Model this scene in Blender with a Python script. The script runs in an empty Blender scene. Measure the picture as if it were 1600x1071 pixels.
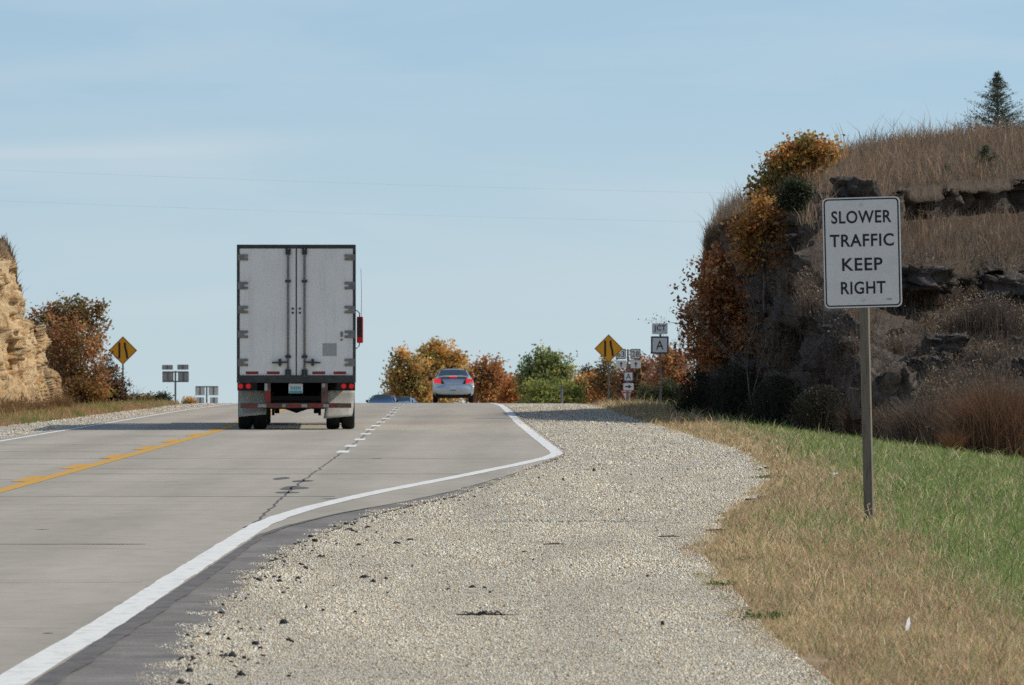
import bpy, math, random
import numpy as np
from mathutils import Vector, noise as mn

rng = np.random.default_rng(11)
random.seed(11)
sc = bpy.context.scene
COL = sc.collection
R = math.radians
FPX = 13333.0      # focal length in photo pixels
HZ, CX = 555.0, 800.0
CAMH = 1.6

# ------------------------------------------------------------------ terrain profile
Y0, RC = 230.0, 19360.0
def prof(Y):
    Y = np.asarray(Y, float)
    u = np.clip(Y - Y0, 0, None)
    z = -u * u / (2 * RC)
    far = Y > 900
    z9 = -(670.0 ** 2) / (2 * RC); s9 = -670.0 / RC
    zf = z9 + s9 * (Y - 900) * np.exp(-np.clip(Y - 900, 0, None) / 2500.0)
    return np.where(far, zf, z)

def at(px, py):
    """ground point seen at a photo pixel (road surface level)"""
    Y = FPX * CAMH / max(py - HZ, 1.0)
    for _ in range(60):
        z = float(prof(Y)); Yn = FPX * (CAMH - z) / (py - HZ); Y = 0.5 * (Y + Yn)
    return ((px - CX) * Y / FPX, Y)

def pt(px, py, Y):
    return ((px - CX) * Y / FPX, Y, CAMH - (py - HZ) * Y / FPX)

def curve(pts):
    pts = sorted(pts)
    ys = np.array([p[0] for p in pts]); xs = np.array([p[1] for p in pts])
    return lambda Y: np.interp(Y, ys, xs)

def ext(pts, slope):        # continue a boundary beyond the crest, the road bending left
    y, x = pts[-1]
    out = list(pts)
    for k in range(1, 12):
        d = 50.0 * k
        out.append((y + d, x + slope * d - 1.9e-5 * d * d))
    return out

line_r = curve(ext([(20, -2.48), (42, -2.46), (50.8, -2.41), (60.4, -2.41), (76.2, -2.38), (80, -2.37), (84, -2.30), (89.3, -2.12),
                (95.7, -1.79), (100.6, -1.50), (111, -.79), (124.8, .09), (132.5, .53), (136.5, .68), (139, .73), (142, .72), (147, .67), (169, .46),
                (203, .15), (290, -.41)], -.0105))
conc_r = curve(ext([(20, -2.345), (42, -2.33), (60.4, -2.285), (76, -2.25), (80, -2.12), (86.4, -1.75), (92.7, -1.22), (100, -.72), (115, .02), (127.7, .48), (135, .73),
                (139, .87), (142, .87), (147, .82), (169, .62), (203, .31), (290, -.24)], -.0105))
asph_r = curve(ext([(20, -1.6), (41.3, -1.64), (48, -1.78), (54, -1.82), (61, -1.86), (70, -1.84), (79, -1.66), (87.8, -1.30), (95.7, -.74), (106, -.28),
                (117, .14), (132.5, .70), (139.4, .93), (147, .86), (169, .66), (203, .35), (290, -.2)], -.0105))
yellow = curve(ext([(20, -6.1), (101, -6.1), (125, -6.15), (177, -6.28), (199, -6.42), (290, -7.1)], -.0085))
line_l = curve(ext([(20, -9.5), (158, -9.5), (200, -9.5), (265, -9.55), (300, -9.8)], -.006))
grav_l = curve(ext([(20, -11.9), (160, -11.9), (194, -11.64), (213, -11.3), (262, -11.2), (300, -11.7)], -.006))
dash_x = curve(ext([(20, -2.3), (84.3, -2.47), (101.6, -2.63), (141, -2.79), (162, -2.88), (182, -3.03), (226, -3.22), (290, -3.75)], -.0105))
grav_r = curve(ext([(20, 1.5), (41.3, 1.46), (50, 1.38), (61.8, 1.42), (70, 1.45), (87, 2.15), (100, 2.85), (112, 3.4), (130, 3.75), (147, 3.86), (171, 3.6),
                (213, 3.15), (251, 2.95), (290, 2.75)], -.0085))

def tz(X, Y):
    """terrain height"""
    X = np.asarray(X, float); Y = np.asarray(Y, float)
    z = prof(Y)
    g = grav_r(Y); l = grav_l(Y)
    dr = X - g
    ditch = -0.118 * np.clip(dr - 1.6, 0, 12) + 0.02 * np.clip(dr - 13.6, 0, 60)
    inside = np.clip(np.minimum(dr + .25, 0) * -.2, 0, .03) * (X > l)
    z = z + np.where(dr > 1.6, ditch, 0) - inside
    dl = l - X
    z = z + np.where(dl > 0, -.02 * np.clip(dl - .5, 0, 4), 0)
    return z

# ------------------------------------------------------------------ mesh helpers
def link_mesh(name, me, mat=None, parent=None):
    o = bpy.data.objects.new(name, me); COL.objects.link(o)
    if mat is not None: me.materials.append(mat)
    if parent is not None: o.parent = parent
    return o

def mesh_np(name, V, F, mat, parent=None, col=None, smooth=False):
    V = np.ascontiguousarray(V, dtype=np.float32).reshape(-1, 3); F = np.ascontiguousarray(F, dtype=np.int32)
    me = bpy.data.meshes.new(name)
    k = F.shape[1]; m = F.shape[0]
    me.vertices.add(len(V)); me.vertices.foreach_set('co', V.ravel())
    me.loops.add(m * k); me.loops.foreach_set('vertex_index', F.ravel())
    me.polygons.add(m); me.polygons.foreach_set('loop_start', np.arange(0, m * k, k, dtype=np.int32))
    me.polygons.foreach_set('loop_total', np.full(m, k, dtype=np.int32))
    if smooth: me.polygons.foreach_set('use_smooth', np.ones(m, dtype=bool))
    if col is not None:
        a = me.color_attributes.new('Col', 'FLOAT_COLOR', 'POINT')
        c = np.ones((len(V), 4), dtype=np.float32); c[:, :3] = col
        a.data.foreach_set('color', c.ravel())
    me.update(calc_edges=True); me.validate()
    return link_mesh(name, me, mat, parent)

class MB:
    def __init__(s): s.v = []; s.f = []
    def add(s, vs, fs):
        b = len(s.v); s.v += [tuple(v) for v in vs]; s.f += [tuple(b + i for i in f) for f in fs]; return s
    def box(s, x0, x1, y0, y1, z0, z1, rot=None, c=None):
        vs = [(x0, y0, z0), (x1, y0, z0), (x1, y1, z0), (x0, y1, z0), (x0, y0, z1), (x1, y0, z1), (x1, y1, z1), (x0, y1, z1)]
        if rot is not None:
            cc = Vector(c) if c else Vector(((x0 + x1) / 2, (y0 + y1) / 2, (z0 + z1) / 2))
            vs = [tuple(cc + rot @ (Vector(v) - cc)) for v in vs]
        return s.add(vs, [(0, 3, 2, 1), (4, 5, 6, 7), (0, 1, 5, 4), (1, 2, 6, 5), (2, 3, 7, 6), (3, 0, 4, 7)])
    def prism(s, poly, y0, y1):          # polygon in x,z extruded along y
        n = len(poly)
        vs = [(x, y0, z) for x, z in poly] + [(x, y1, z) for x, z in poly]
        fs = [tuple(range(n)), tuple(range(2 * n - 1, n - 1, -1))]
        fs += [(i, i + n, (i + 1) % n + n, (i + 1) % n) for i in range(n)]
        return s.add(vs, fs)
    def tube(s, pts, rad, n=6, cap=True):
        pts = [Vector(p) for p in pts]
        if not hasattr(rad, '__len__'): rad = [rad] * len(pts)
        rings = []
        for i, p in enumerate(pts):
            d = (pts[min(i + 1, len(pts) - 1)] - pts[max(i - 1, 0)])
            if d.length < 1e-9: d = Vector((0, 0, 1))
            d.normalize()
            a = Vector((0, 0, 1)) if abs(d.z) < .9 else Vector((1, 0, 0))
            u = d.cross(a).normalized(); w = d.cross(u)
            rings.append([p + (u * math.cos(t) + w * math.sin(t)) * rad[i] for t in [2 * math.pi * k / n for k in range(n)]])
        vs = [v for r in rings for v in r]; fs = []
        for i in range(len(pts) - 1):
            for k in range(n):
                fs.append((i * n + k, i * n + (k + 1) % n, (i + 1) * n + (k + 1) % n, (i + 1) * n + k))
        if cap:
            fs.append(tuple(range(n - 1, -1, -1))); fs.append(tuple((len(pts) - 1) * n + k for k in range(n)))
        return s.add(vs, fs)
    def lathe_x(s, prof_, cx, cy, cz, n=20):   # profile (x offset, radius) about the x axis
        vs = []; m = len(prof_)
        for k in range(n):
            t = 2 * math.pi * k / n
            for (x, r) in prof_: vs.append((cx + x, cy + r * math.cos(t), cz + r * math.sin(t)))
        fs = []
        for k in range(n):
            for i in range(m - 1):
                fs.append((k * m + i, k * m + i + 1, ((k + 1) % n) * m + i + 1, ((k + 1) % n) * m + i))
        return s.add(vs, fs)
    def build(s, name, mat, parent=None, smooth=False, bevel=0):
        me = bpy.data.meshes.new(name); me.from_pydata(s.v, [], s.f); me.update()
        if smooth:
            for p in me.polygons: p.use_smooth = True
        o = link_mesh(name, me, mat, parent)
        if bevel:
            b = o.modifiers.new('bevel', 'BEVEL'); b.width = bevel; b.segments = 2; b.limit_method = 'ANGLE'
        return o

def tag(o, label=None, cat=None, group=None, kind=None):
    if label: o['label'] = label
    if cat: o['category'] = cat
    if group: o['group'] = group
    if kind: o['kind'] = kind
    return o

def thing(name, loc, label, cat, group=None, rz=0.0, ry=0.0):
    o = bpy.data.objects.new(name, None); COL.objects.link(o)
    o.empty_display_size = .2
    o.location = loc; o.rotation_euler = (0, ry, rz)
    return tag(o, label, cat, group)

# ------------------------------------------------------------------ materials
def nodes(name):
    m = bpy.data.materials.new(name); m.use_nodes = True
    nt = m.node_tree; b = nt.nodes['Principled BSDF']; return m, nt, b

def N(nt, t, **kw):
    n = nt.nodes.new(t)
    for k, v in kw.items():
        if k.startswith('i_'): n.inputs[k[2:].replace('_', ' ')].default_value = v
        else: setattr(n, k, v)
    return n

def ramp(nt, fac, stops):
    r = nt.nodes.new('ShaderNodeValToRGB'); e = r.color_ramp.elements
    while len(e) < len(stops): e.new(.5)
    for i, (p, c) in enumerate(stops):
        e[i].position = p; e[i].color = (c[0], c[1], c[2], 1) if hasattr(c, '__len__') else (c, c, c, 1)
    nt.links.new(fac, r.inputs[0]); return r.outputs[0]

def mixc(nt, fac, a, b, mode='MIX'):
    m = nt.nodes.new('ShaderNodeMix'); m.data_type = 'RGBA'; m.blend_type = mode
    L = nt.links.new
    if hasattr(fac, 'links'): L(fac, m.inputs[0])
    else: m.inputs[0].default_value = fac
    for v, i in ((a, 6), (b, 7)):
        if hasattr(v, 'links'): L(v, m.inputs[i])
        else: m.inputs[i].default_value = (v[0], v[1], v[2], 1)
    return m.outputs[2]

def tnoise(nt, scale, detail=4, rough=.6, vec=None, stretch=None, coord='Object', dist=0.0):
    tc = nt.nodes.new('ShaderNodeTexCoord')
    src = tc.outputs[coord]
    if stretch:
        mp = nt.nodes.new('ShaderNodeMapping'); mp.inputs['Scale'].default_value = stretch
        nt.links.new(src, mp.inputs[0]); src = mp.outputs[0]
    n = nt.nodes.new('ShaderNodeTexNoise'); n.inputs['Scale'].default_value = scale
    n.inputs['Detail'].default_value = detail; n.inputs['Roughness'].default_value = rough; n.inputs['Distortion'].default_value = dist
    nt.links.new(src, n.inputs['Vector']); return n.outputs[0]

def bump(nt, b, h, strength=.3, dist=.02):
    bm = nt.nodes.new('ShaderNodeBump'); bm.inputs['Strength'].default_value = strength; bm.inputs['Distance'].default_value = dist
    nt.links.new(h, bm.inputs['Height']); nt.links.new(bm.outputs[0], b.inputs['Normal'])

def simple(name, c, rough=.6, metal=0.0, var=.18, scale=6.0, spec=.4, dirt=None, stretch=None, emit=None):
    m, nt, b = nodes(name)
    n = tnoise(nt, scale, 5, .65, stretch=stretch)
    lo = tuple(x * (1 - var) for x in c); hi = tuple(min(1, x * (1 + var)) for x in c)
    colr = ramp(nt, n, [(.3, lo), (.7, hi)])
    if dirt:
        n2 = tnoise(nt, dirt[1], 6, .7, stretch=dirt[3] if len(dirt) > 3 else None)
        f = ramp(nt, n2, [(.5, 0.0), (.72, dirt[2])])
        colr = mixc(nt, f, colr, dirt[0])
    nt.links.new(colr, b.inputs['Base Color'])
    b.inputs['Roughness'].default_value = rough; b.inputs['Metallic'].default_value = metal
    b.inputs['Specular IOR Level'].default_value = spec
    if emit:
        b.inputs['Emission Color'].default_value = (*emit[0], 1); b.inputs['Emission Strength'].default_value = emit[1]
    return m

def leafmat(name, trans=.35, rough=.6):
    m, nt, b = nodes(name)
    a = N(nt, 'ShaderNodeAttribute', attribute_name='Col')
    nt.links.new(a.outputs['Color'], b.inputs['Base Color'])
    b.inputs['Roughness'].default_value = rough; b.inputs['Specular IOR Level'].default_value = .25
    t = nt.nodes.new('ShaderNodeBsdfTranslucent'); nt.links.new(a.outputs['Color'], t.inputs[0])
    mx = nt.nodes.new('ShaderNodeMixShader'); mx.inputs[0].default_value = trans
    nt.links.new(b.outputs[0], mx.inputs[1]); nt.links.new(t.outputs[0], mx.inputs[2])
    nt.links.new(mx.outputs[0], nt.nodes['Material Output'].inputs[0])
    return m

M = {}
M['leaf'] = leafmat('leaf', .45)
M['blade'] = leafmat('blade', .45, .6)
M['hillblade'] = leafmat('hill_blade', .25, .8)
M['bark'] = simple('bark', (.10, .08, .065), .9, var=.4, scale=9)
M['greybark'] = simple('grey_bark', (.19, .17, .145), .9, var=.3, scale=9)
M['palebark'] = simple('pale_bark', (.30, .27, .23), .9, var=.3, scale=9)

def vcol_rough(name, rough=.9, bumpamt=0):
    m, nt, b = nodes(name)
    a = N(nt, 'ShaderNodeAttribute', attribute_name='Col')
    n = tnoise(nt, 60, 3, .6)
    c = mixc(nt, 1.0, a.outputs['Color'], ramp(nt, n, [(.3, .8), (.7, 1.15)]), 'MULTIPLY')
    nt.links.new(c, b.inputs['Base Color']); b.inputs['Roughness'].default_value = rough
    b.inputs['Specular IOR Level'].default_value = .2
    return m
M['stone'] = vcol_rough('gravel_stone')

# concrete
def concrete():
    m, nt, b = nodes('concrete')
    big = tnoise(nt, .35, 4, .6, stretch=(1, .25, 1))
    mid = tnoise(nt, 3.0, 6, .7, stretch=(1, .35, 1))
    fine = tnoise(nt, 40, 4, .7)
    c = ramp(nt, big, [(.3, (.345, .32, .29)), (.7, (.41, .385, .35))])
    c = mixc(nt, 1, c, (1.03, .985, .87), 'MULTIPLY')
    c = mixc(nt, 1, c, ramp(nt, mid, [(.28, .86), (.5, 1.0), (.75, 1.08)]), 'MULTIPLY')
    c = mixc(nt, 1, c, ramp(nt, fine, [(.3, .90), (.7, 1.07)]), 'MULTIPLY')
    # wheel paths worn along the lanes
    tc = nt.nodes.new('ShaderNodeTexCoord'); sx = nt.nodes.new('ShaderNodeSeparateXYZ'); nt.links.new(tc.outputs['Object'], sx.inputs[0])
    mm = N(nt, 'ShaderNodeMath', operation='MULTIPLY'); mm.inputs[1].default_value = 3.45; nt.links.new(sx.outputs[0], mm.inputs[0])
    sn = N(nt, 'ShaderNodeMath', operation='SINE'); nt.links.new(mm.outputs[0], sn.inputs[0])
    wn = tnoise(nt, .5, 3, .6, stretch=(2, .05, 1))
    ad = N(nt, 'ShaderNodeMath', operation='MULTIPLY_ADD'); ad.inputs[1].default_value = .12; nt.links.new(sn.outputs[0], ad.inputs[0]); nt.links.new(wn, ad.inputs[2])
    c = mixc(nt, 1, c, ramp(nt, ad.outputs[0], [(.35, .90), (.65, 1.04)]), 'MULTIPLY')
    # cross stains, oil spots
    st = tnoise(nt, .55, 6, .75, stretch=(.25, 1.4, 1), dist=.3)
    c = mixc(nt, ramp(nt, st, [(.57, 0.0), (.76, .42)]), c, (.16, .145, .13))
    sp = tnoise(nt, 9, 2, .5, stretch=(1, .25, 1))
    c = mixc(nt, ramp(nt, sp, [(.74, 0.0), (.80, .5)]), c, (.08, .075, .07))
    nt.links.new(c, b.inputs['Base Color']); b.inputs['Roughness'].default_value = .85; b.inputs['Specular IOR Level'].default_value = .25
    bump(nt, b, fine, .25, .004)
    return m
M['concrete'] = concrete()

def asphalt():
    m, nt, b = nodes('asphalt')
    big = tnoise(nt, 1.6, 5, .65, stretch=(1, .3, 1)); fine = tnoise(nt, 55, 4, .75); mid = tnoise(nt, 9, 5, .7, stretch=(.35, 1, 1))
    c = ramp(nt, big, [(.3, (.155, .14, .122)), (.7, (.27, .25, .222))])
    rum = tnoise(nt, 3.2, 3, .6, stretch=(.25, 1.6, 1))
    c = mixc(nt, 1, c, ramp(nt, rum, [(.38, .82), (.52, 1.0), (.7, 1.08)]), 'MULTIPLY')
    c = mixc(nt, 1, c, ramp(nt, fine, [(.25, .6), (.75, 1.35)]), 'MULTIPLY')
    c = mixc(nt, 1, c, ramp(nt, mid, [(.3, .86), (.7, 1.1)]), 'MULTIPLY')
    nt.links.new(c, b.inputs['Base Color']); b.inputs['Roughness'].default_value = .9; b.inputs['Specular IOR Level'].default_value = .2
    bump(nt, b, fine, .6, .008)
    return m
M['asphalt'] = asphalt()

def gravelmat():
    m, nt, b = nodes('gravel_bed')
    v = nt.nodes.new('ShaderNodeTexVoronoi'); tc = nt.nodes.new('ShaderNodeTexCoord'); nt.links.new(tc.outputs['Object'], v.inputs['Vector']); v.inputs['Scale'].default_value = 42
    big = tnoise(nt, .5, 5, .65); mid = tnoise(nt, 5, 5, .7)
    sep = nt.nodes.new('ShaderNodeSeparateColor'); nt.links.new(v.outputs['Color'], sep.inputs[0])
    c = ramp(nt, sep.outputs[0], [(.0, (.26, .23, .18)), (.3, (.42, .38, .31)), (.7, (.51, .47, .39)), (1, (.60, .56, .48))])
    c = mixc(nt, 1, c, ramp(nt, big, [(.3, .88), (.7, 1.08)]), 'MULTIPLY')
    c = mixc(nt, ramp(nt, mid, [(.6, 0.0), (.75, .35)]), c, (.26, .21, .14))
    nt.links.new(c, b.inputs['Base Color']); b.inputs['Roughness'].default_value = .95; b.inputs['Specular IOR Level'].default_value = .15
    bump(nt, b, v.outputs['Distance'], .45, .012)
    return m
M['gravel'] = gravelmat()

def soil():
    m, nt, b = nodes('soil')
    a = tnoise(nt, .6, 6, .7); f = tnoise(nt, 14, 5, .7)
    c = ramp(nt, a, [(.3, (.30, .21, .12)), (.55, (.38, .27, .16)), (.72, (.20, .20, .08))])
    c = mixc(nt, 1, c, ramp(nt, f, [(.3, .6), (.7, 1.25)]), 'MULTIPLY')
    nt.links.new(c, b.inputs['Base Color']); b.inputs['Roughness'].default_value = 1; b.inputs['Specular IOR Level'].default_value = .1
    return m
M['soil'] = soil()

def paint(name, c, wear=.45):
    m, nt, b = nodes(name)
    n = tnoise(nt, 7, 6, .75, stretch=(1, .4, 1)); f = tnoise(nt, 45, 4, .7)
    cc = mixc(nt, ramp(nt, n, [(.50, 0.0), (.72, wear)]), c, (.33, .31, .28))
    cc = mixc(nt, 1, cc, ramp(nt, f, [(.3, .88), (.7, 1.05)]), 'MULTIPLY')
    nt.links.new(cc, b.inputs['Base Color']); b.inputs['Roughness'].default_value = .7; b.inputs['Specular IOR Level'].default_value = .3
    return m
M['white_paint'] = paint('white_road_paint', (.78, .765, .70), .65); M['yellow_paint'] = paint('yellow_road_paint', (.60, .33, .045), .3)
M['tar'] = simple('tar', (.10, .097, .093), .9, var=.5, scale=12)
M['tar2'] = simple('edge_tar', (.125, .114, .10), .9, var=.35, scale=6, stretch=(1, .3, 1))

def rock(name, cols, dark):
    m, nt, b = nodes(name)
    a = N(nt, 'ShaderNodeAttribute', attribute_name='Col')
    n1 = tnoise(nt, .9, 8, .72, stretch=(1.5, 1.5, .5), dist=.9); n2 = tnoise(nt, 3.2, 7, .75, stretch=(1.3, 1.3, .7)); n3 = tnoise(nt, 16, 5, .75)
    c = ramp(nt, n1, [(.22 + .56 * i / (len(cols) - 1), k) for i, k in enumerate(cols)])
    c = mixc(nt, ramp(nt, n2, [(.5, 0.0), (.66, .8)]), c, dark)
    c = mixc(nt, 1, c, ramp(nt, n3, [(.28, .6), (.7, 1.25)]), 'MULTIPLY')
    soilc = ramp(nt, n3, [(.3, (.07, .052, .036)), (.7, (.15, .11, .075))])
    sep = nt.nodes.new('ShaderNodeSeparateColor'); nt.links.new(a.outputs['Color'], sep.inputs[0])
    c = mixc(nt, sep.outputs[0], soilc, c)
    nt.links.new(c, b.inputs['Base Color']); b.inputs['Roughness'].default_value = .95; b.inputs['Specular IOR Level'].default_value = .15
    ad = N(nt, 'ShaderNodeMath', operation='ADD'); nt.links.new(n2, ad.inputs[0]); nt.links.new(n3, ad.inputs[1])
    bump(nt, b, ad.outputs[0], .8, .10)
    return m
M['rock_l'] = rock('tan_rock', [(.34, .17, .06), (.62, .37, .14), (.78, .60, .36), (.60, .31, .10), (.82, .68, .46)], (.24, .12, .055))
M['rock_r'] = rock('grey_rock', [(.03, .028, .026), (.08, .068, .06), (.16, .135, .115), (.068, .053, .043), (.32, .30, .28)], (.020, .018, .016))  # grey rock tones darkened further to imitate the shade under the ledges

# signs & vehicles
M['sign_white'] = simple('sign_white', (.66, .67, .66), .55, var=.03, scale=3, dirt=((.45, .44, .40), 5, .25))
M['sign_black'] = simple('sign_black', (.012, .013, .018), .6, var=.2)
M['sign_blue'] = simple('sign_navy', (.012, .022, .055), .6, var=.2)
M['sign_yellow'] = simple('sign_yellow', (.75, .34, .012), .55, var=.05, scale=3)
M['sign_red'] = simple('sign_red', (.55, .02, .03), .5, var=.05)
M['alu'] = simple('bare_aluminium', (.34, .34, .35), .55, .5, var=.15, scale=5)
M['alu2'] = simple('pale_aluminium', (.66, .68, .66), .55, .1, var=.15, scale=5)
M['steel'] = simple('galvanised_steel', (.17, .17, .165), .6, .4, var=.3, scale=10)
M['bolt'] = simple('bolt_steel', (.55, .55, .55), .35, .8, var=.1)
M['wood'] = simple('weathered_wood', (.17, .15, .115), .9, var=.6, scale=5, stretch=(9, 9, .6), dirt=((.06, .05, .045), 6, .7, (8, 8, .5)))
M['trailer_white'] = simple('trailer_white', (.76, .75, .72), .5, var=.05, scale=1.2, dirt=((.38, .35, .31), 1.6, .32, (3.5, 1, .35)))
M['trailer_dark'] = simple('trailer_dark_frame', (.045, .047, .047), .7, var=.4, scale=8)
M['hinge'] = simple('hinge_steel', (.21, .20, .19), .6, .3, var=.35, scale=14)
M['rust'] = simple('rusty_steel', (.13, .075, .055), .8, var=.45, scale=9)
M['under'] = simple('undercarriage', (.012, .012, .012), .9, var=.4)
M['rubber'] = simple('rubber', (.012, .012, .013), .85, var=.3, scale=14)
M['red_tape'] = simple('red_reflective_tape', (.27, .02, .022), .5, var=.3, scale=10, dirt=((.13, .07, .05), 8, .7))
M['white_tape'] = simple('white_reflective_tape', (.36, .36, .35), .5, var=.2, scale=10, dirt=((.2, .16, .13), 7, .8))
M['red_lamp'] = simple('red_lamp', (.5, .01, .015), .3, var=.1, emit=((1, .02, .02), .16))
M['flap'] = leafmat('flap_tmp', .5)
def flapmat():
    m, nt, b = nodes('mud_flap_white')
    n = tnoise(nt, 3, 5, .7, stretch=(3, 1, .7))
    c = ramp(nt, n, [(.3, (.50, .48, .42)), (.7, (.70, .68, .62))])
    nt.links.new(c, b.inputs['Base Color']); b.inputs['Roughness'].default_value = .6
    t = nt.nodes.new('ShaderNodeBsdfTranslucent'); nt.links.new(c, t.inputs[0])
    mx = nt.nodes.new('ShaderNodeMixShader'); mx.inputs[0].default_value = .5
    nt.links.new(b.outputs[0], mx.inputs[1]); nt.links.new(t.outputs[0], mx.inputs[2]); nt.links.new(mx.outputs[0], nt.nodes['Material Output'].inputs[0])
    return m
M['flap'] = flapmat()
M['cab_red'] = simple('cab_red', (.42, .018, .012), .35, var=.08)
M['plate'] = simple('plate_white', (.62, .65, .66), .5, var=.05)
M['plate_blue'] = simple('plate_blue', (.10, .30, .34), .5, var=.2)
M['silver'] = simple('silver_car_paint', (.50, .54, .58), .26, .5, var=.03)
M['blue_paint'] = simple('blue_car_paint', (.025, .07, .16), .3, .3, var=.05)
M['greyblue_paint'] = simple('grey_blue_car_paint', (.20, .27, .38), .3, .3, var=.05)
M['black_plastic'] = simple('black_plastic', (.018, .02, .02), .55, var=.2)
def glassm(name, c):
    m, nt, b = nodes(name)
    n = tnoise(nt, 3, 3, .5)
    nt.links.new(ramp(nt, n, [(.3, tuple(x * .7 for x in c)), (.7, tuple(x * 1.3 for x in c))]), b.inputs['Base Color'])
    b.inputs['Roughness'].default_value = .06; b.inputs['Specular IOR Level'].default_value = .8
    return m
M['glass'] = glassm('tinted_glass', (.02, .035, .04))
M['brake'] = simple('brake_lamp', (.6, .02, .03), .3, var=.05, emit=((1, .03, .04), .55))
M['brake_mid'] = simple('mid_brake_lamp', (.7, .08, .09), .3, var=.05, emit=((1, .10, .12), .7))
M['lamp_clear'] = simple('clear_lamp', (.7, .7, .68), .2, var=.05)
M['wire'] = simple('power_wire', (.42, .46, .50), .6, .2, var=.1)
M['crumb'] = simple('asphalt_crumb', (.03, .028, .028), .95, var=.5, scale=30)
M['paper'] = simple('white_litter', (.8, .8, .8), .8, var=.05)

# ------------------------------------------------------------------ ground, road, gravel
ys = np.concatenate([np.linspace(-60, 20, 9), np.arange(24, 400, 2.0), np.arange(400, 901, 20.0)])
xs = np.unique(np.concatenate([-np.geomspace(40, 260, 9), np.arange(-40, 40.1, .8), np.geomspace(40, 260, 9)]))
XX, YY = np.meshgrid(xs, ys)
ZZ = tz(XX, YY) - .035
nx, ny = len(xs), len(ys)
V = np.stack([XX, YY, ZZ], -1).reshape(-1, 3)
ii = (np.arange(ny - 1)[:, None] * nx + np.arange(nx - 1)[None, :]).ravel()
F = np.stack([ii, ii + 1, ii + nx + 1, ii + nx], 1)
g = mesh_np('ground', V, F, M['soil'], smooth=True)
tag(g, 'brown and green soil of the roadside and the land past the crest', 'ground', kind='structure')

def ribbon(name, Ys, fl, fr, dz, mat, parent=None, nxs=1, jag=(0, 0), seed=0):
    Ys = np.asarray(Ys, float); n = len(Ys)
    l = fl(Ys).astype(float).copy(); r = fr(Ys).astype(float).copy()
    for arr, j in ((l, jag[0]), (r, jag[1])):
        if j:
            for i, y in enumerate(Ys):
                arr[i] += j * (mn.noise(Vector((seed, y * .55, 1))) + .35 * mn.noise(Vector((seed + 7, y * 1.6, 3))) + (1.1 * mn.noise(Vector((seed + 3, y * .22, 5))) if j > .07 else 0))
    t = np.linspace(0, 1, nxs + 1)
    X = l[:, None] * (1 - t) + r[:, None] * t
    Y = np.repeat(Ys[:, None], nxs + 1, 1); Z = prof(Y) + dz
    V = np.stack([X, Y, Z], -1).reshape(-1, 3); k = nxs + 1
    ii = (np.arange(n - 1)[:, None] * k + np.arange(nxs)[None, :]).ravel()
    return mesh_np(name, V, np.stack([ii, ii + 1, ii + k + 1, ii + k], 1), mat, parent)

YR = np.concatenate([np.arange(-20, 34, 1.0), np.arange(34, 75, .2), np.arange(75, 340, .5), np.arange(340, 800, 5.0)])
gr = ribbon('gravel_shoulder', YR, lambda y: conc_r(y) - .4, grav_r, -.018, M['gravel'], nxs=4, jag=(0, .24), seed=3)
tag(gr, 'wide pale gravel shoulder to the right of the road', 'gravel', kind='structure')
gl = ribbon('gravel_shoulder', YR, grav_l, lambda y: line_l(y) - .1, -.018, M['gravel'], nxs=3, jag=(.14, 0), seed=5)
tag(gl, 'narrow gravel shoulder beyond the opposite lane', 'gravel', kind='structure')
asp = ribbon('asphalt_shoulder', YR, lambda y: conc_r(y) - .3, asph_r, -.005, M['asphalt'], nxs=2, jag=(0, .075), seed=9)
tag(asp, 'dark broken asphalt strip between concrete lane and gravel', 'pavement', kind='structure')
road = ribbon('road', YR, lambda y: line_l(y) - .28, conc_r, 0.0, M['concrete'], nxs=10, jag=(.03, .025), seed=2)
tag(road, 'pale concrete highway rising to a crest', 'road', kind='structure')

ribbon('tar_edge', np.arange(-20, 90, .5), lambda y: conc_r(y) - .01, lambda y: conc_r(y) + .02 + .10 * np.clip((88 - y) / 30, 0, 1), .0015, M['tar2'], road, jag=(.01, .03), seed=41)
ribbon('edge_line', YR, lambda y: line_r(y) - .10, lambda y: line_r(y) + .10, .004, M['white_paint'], road, jag=(.018, .018), seed=21)
ribbon('edge_line', YR, lambda y: line_l(y) - .06, lambda y: line_l(y) + .06, .004, M['white_paint'], road, jag=(.01, .01), seed=22)
ribbon('centre_line', YR, lambda y: yellow(y) - .02, lambda y: yellow(y) + .17, .004, M['yellow_paint'], road, jag=(.01, .01), seed=23)
for y in np.arange(71, 420, 12.2):
    yy = np.linspace(y, y + 5.2, 8)
    ribbon('centre_dash', yy, lambda q: yellow(q) - .21, lambda q: yellow(q) - .025, .004, M['yellow_paint'], road, jag=(.01, .01), seed=24)
for y in [139.4, 148.4, 159.8, 171.2, 181, 191, 201.5, 213, 225, 237, 249, 261, 273, 285, 297, 309, 321, 333, 345, 357, 369]:
    yy = np.linspace(y, y + 3.2, 8)
    ribbon('lane_dash', yy, lambda q: dash_x(q) - .10, lambda q: dash_x(q) + .10, .004, M['white_paint'], road, jag=(.02, .02), seed=25)
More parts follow.
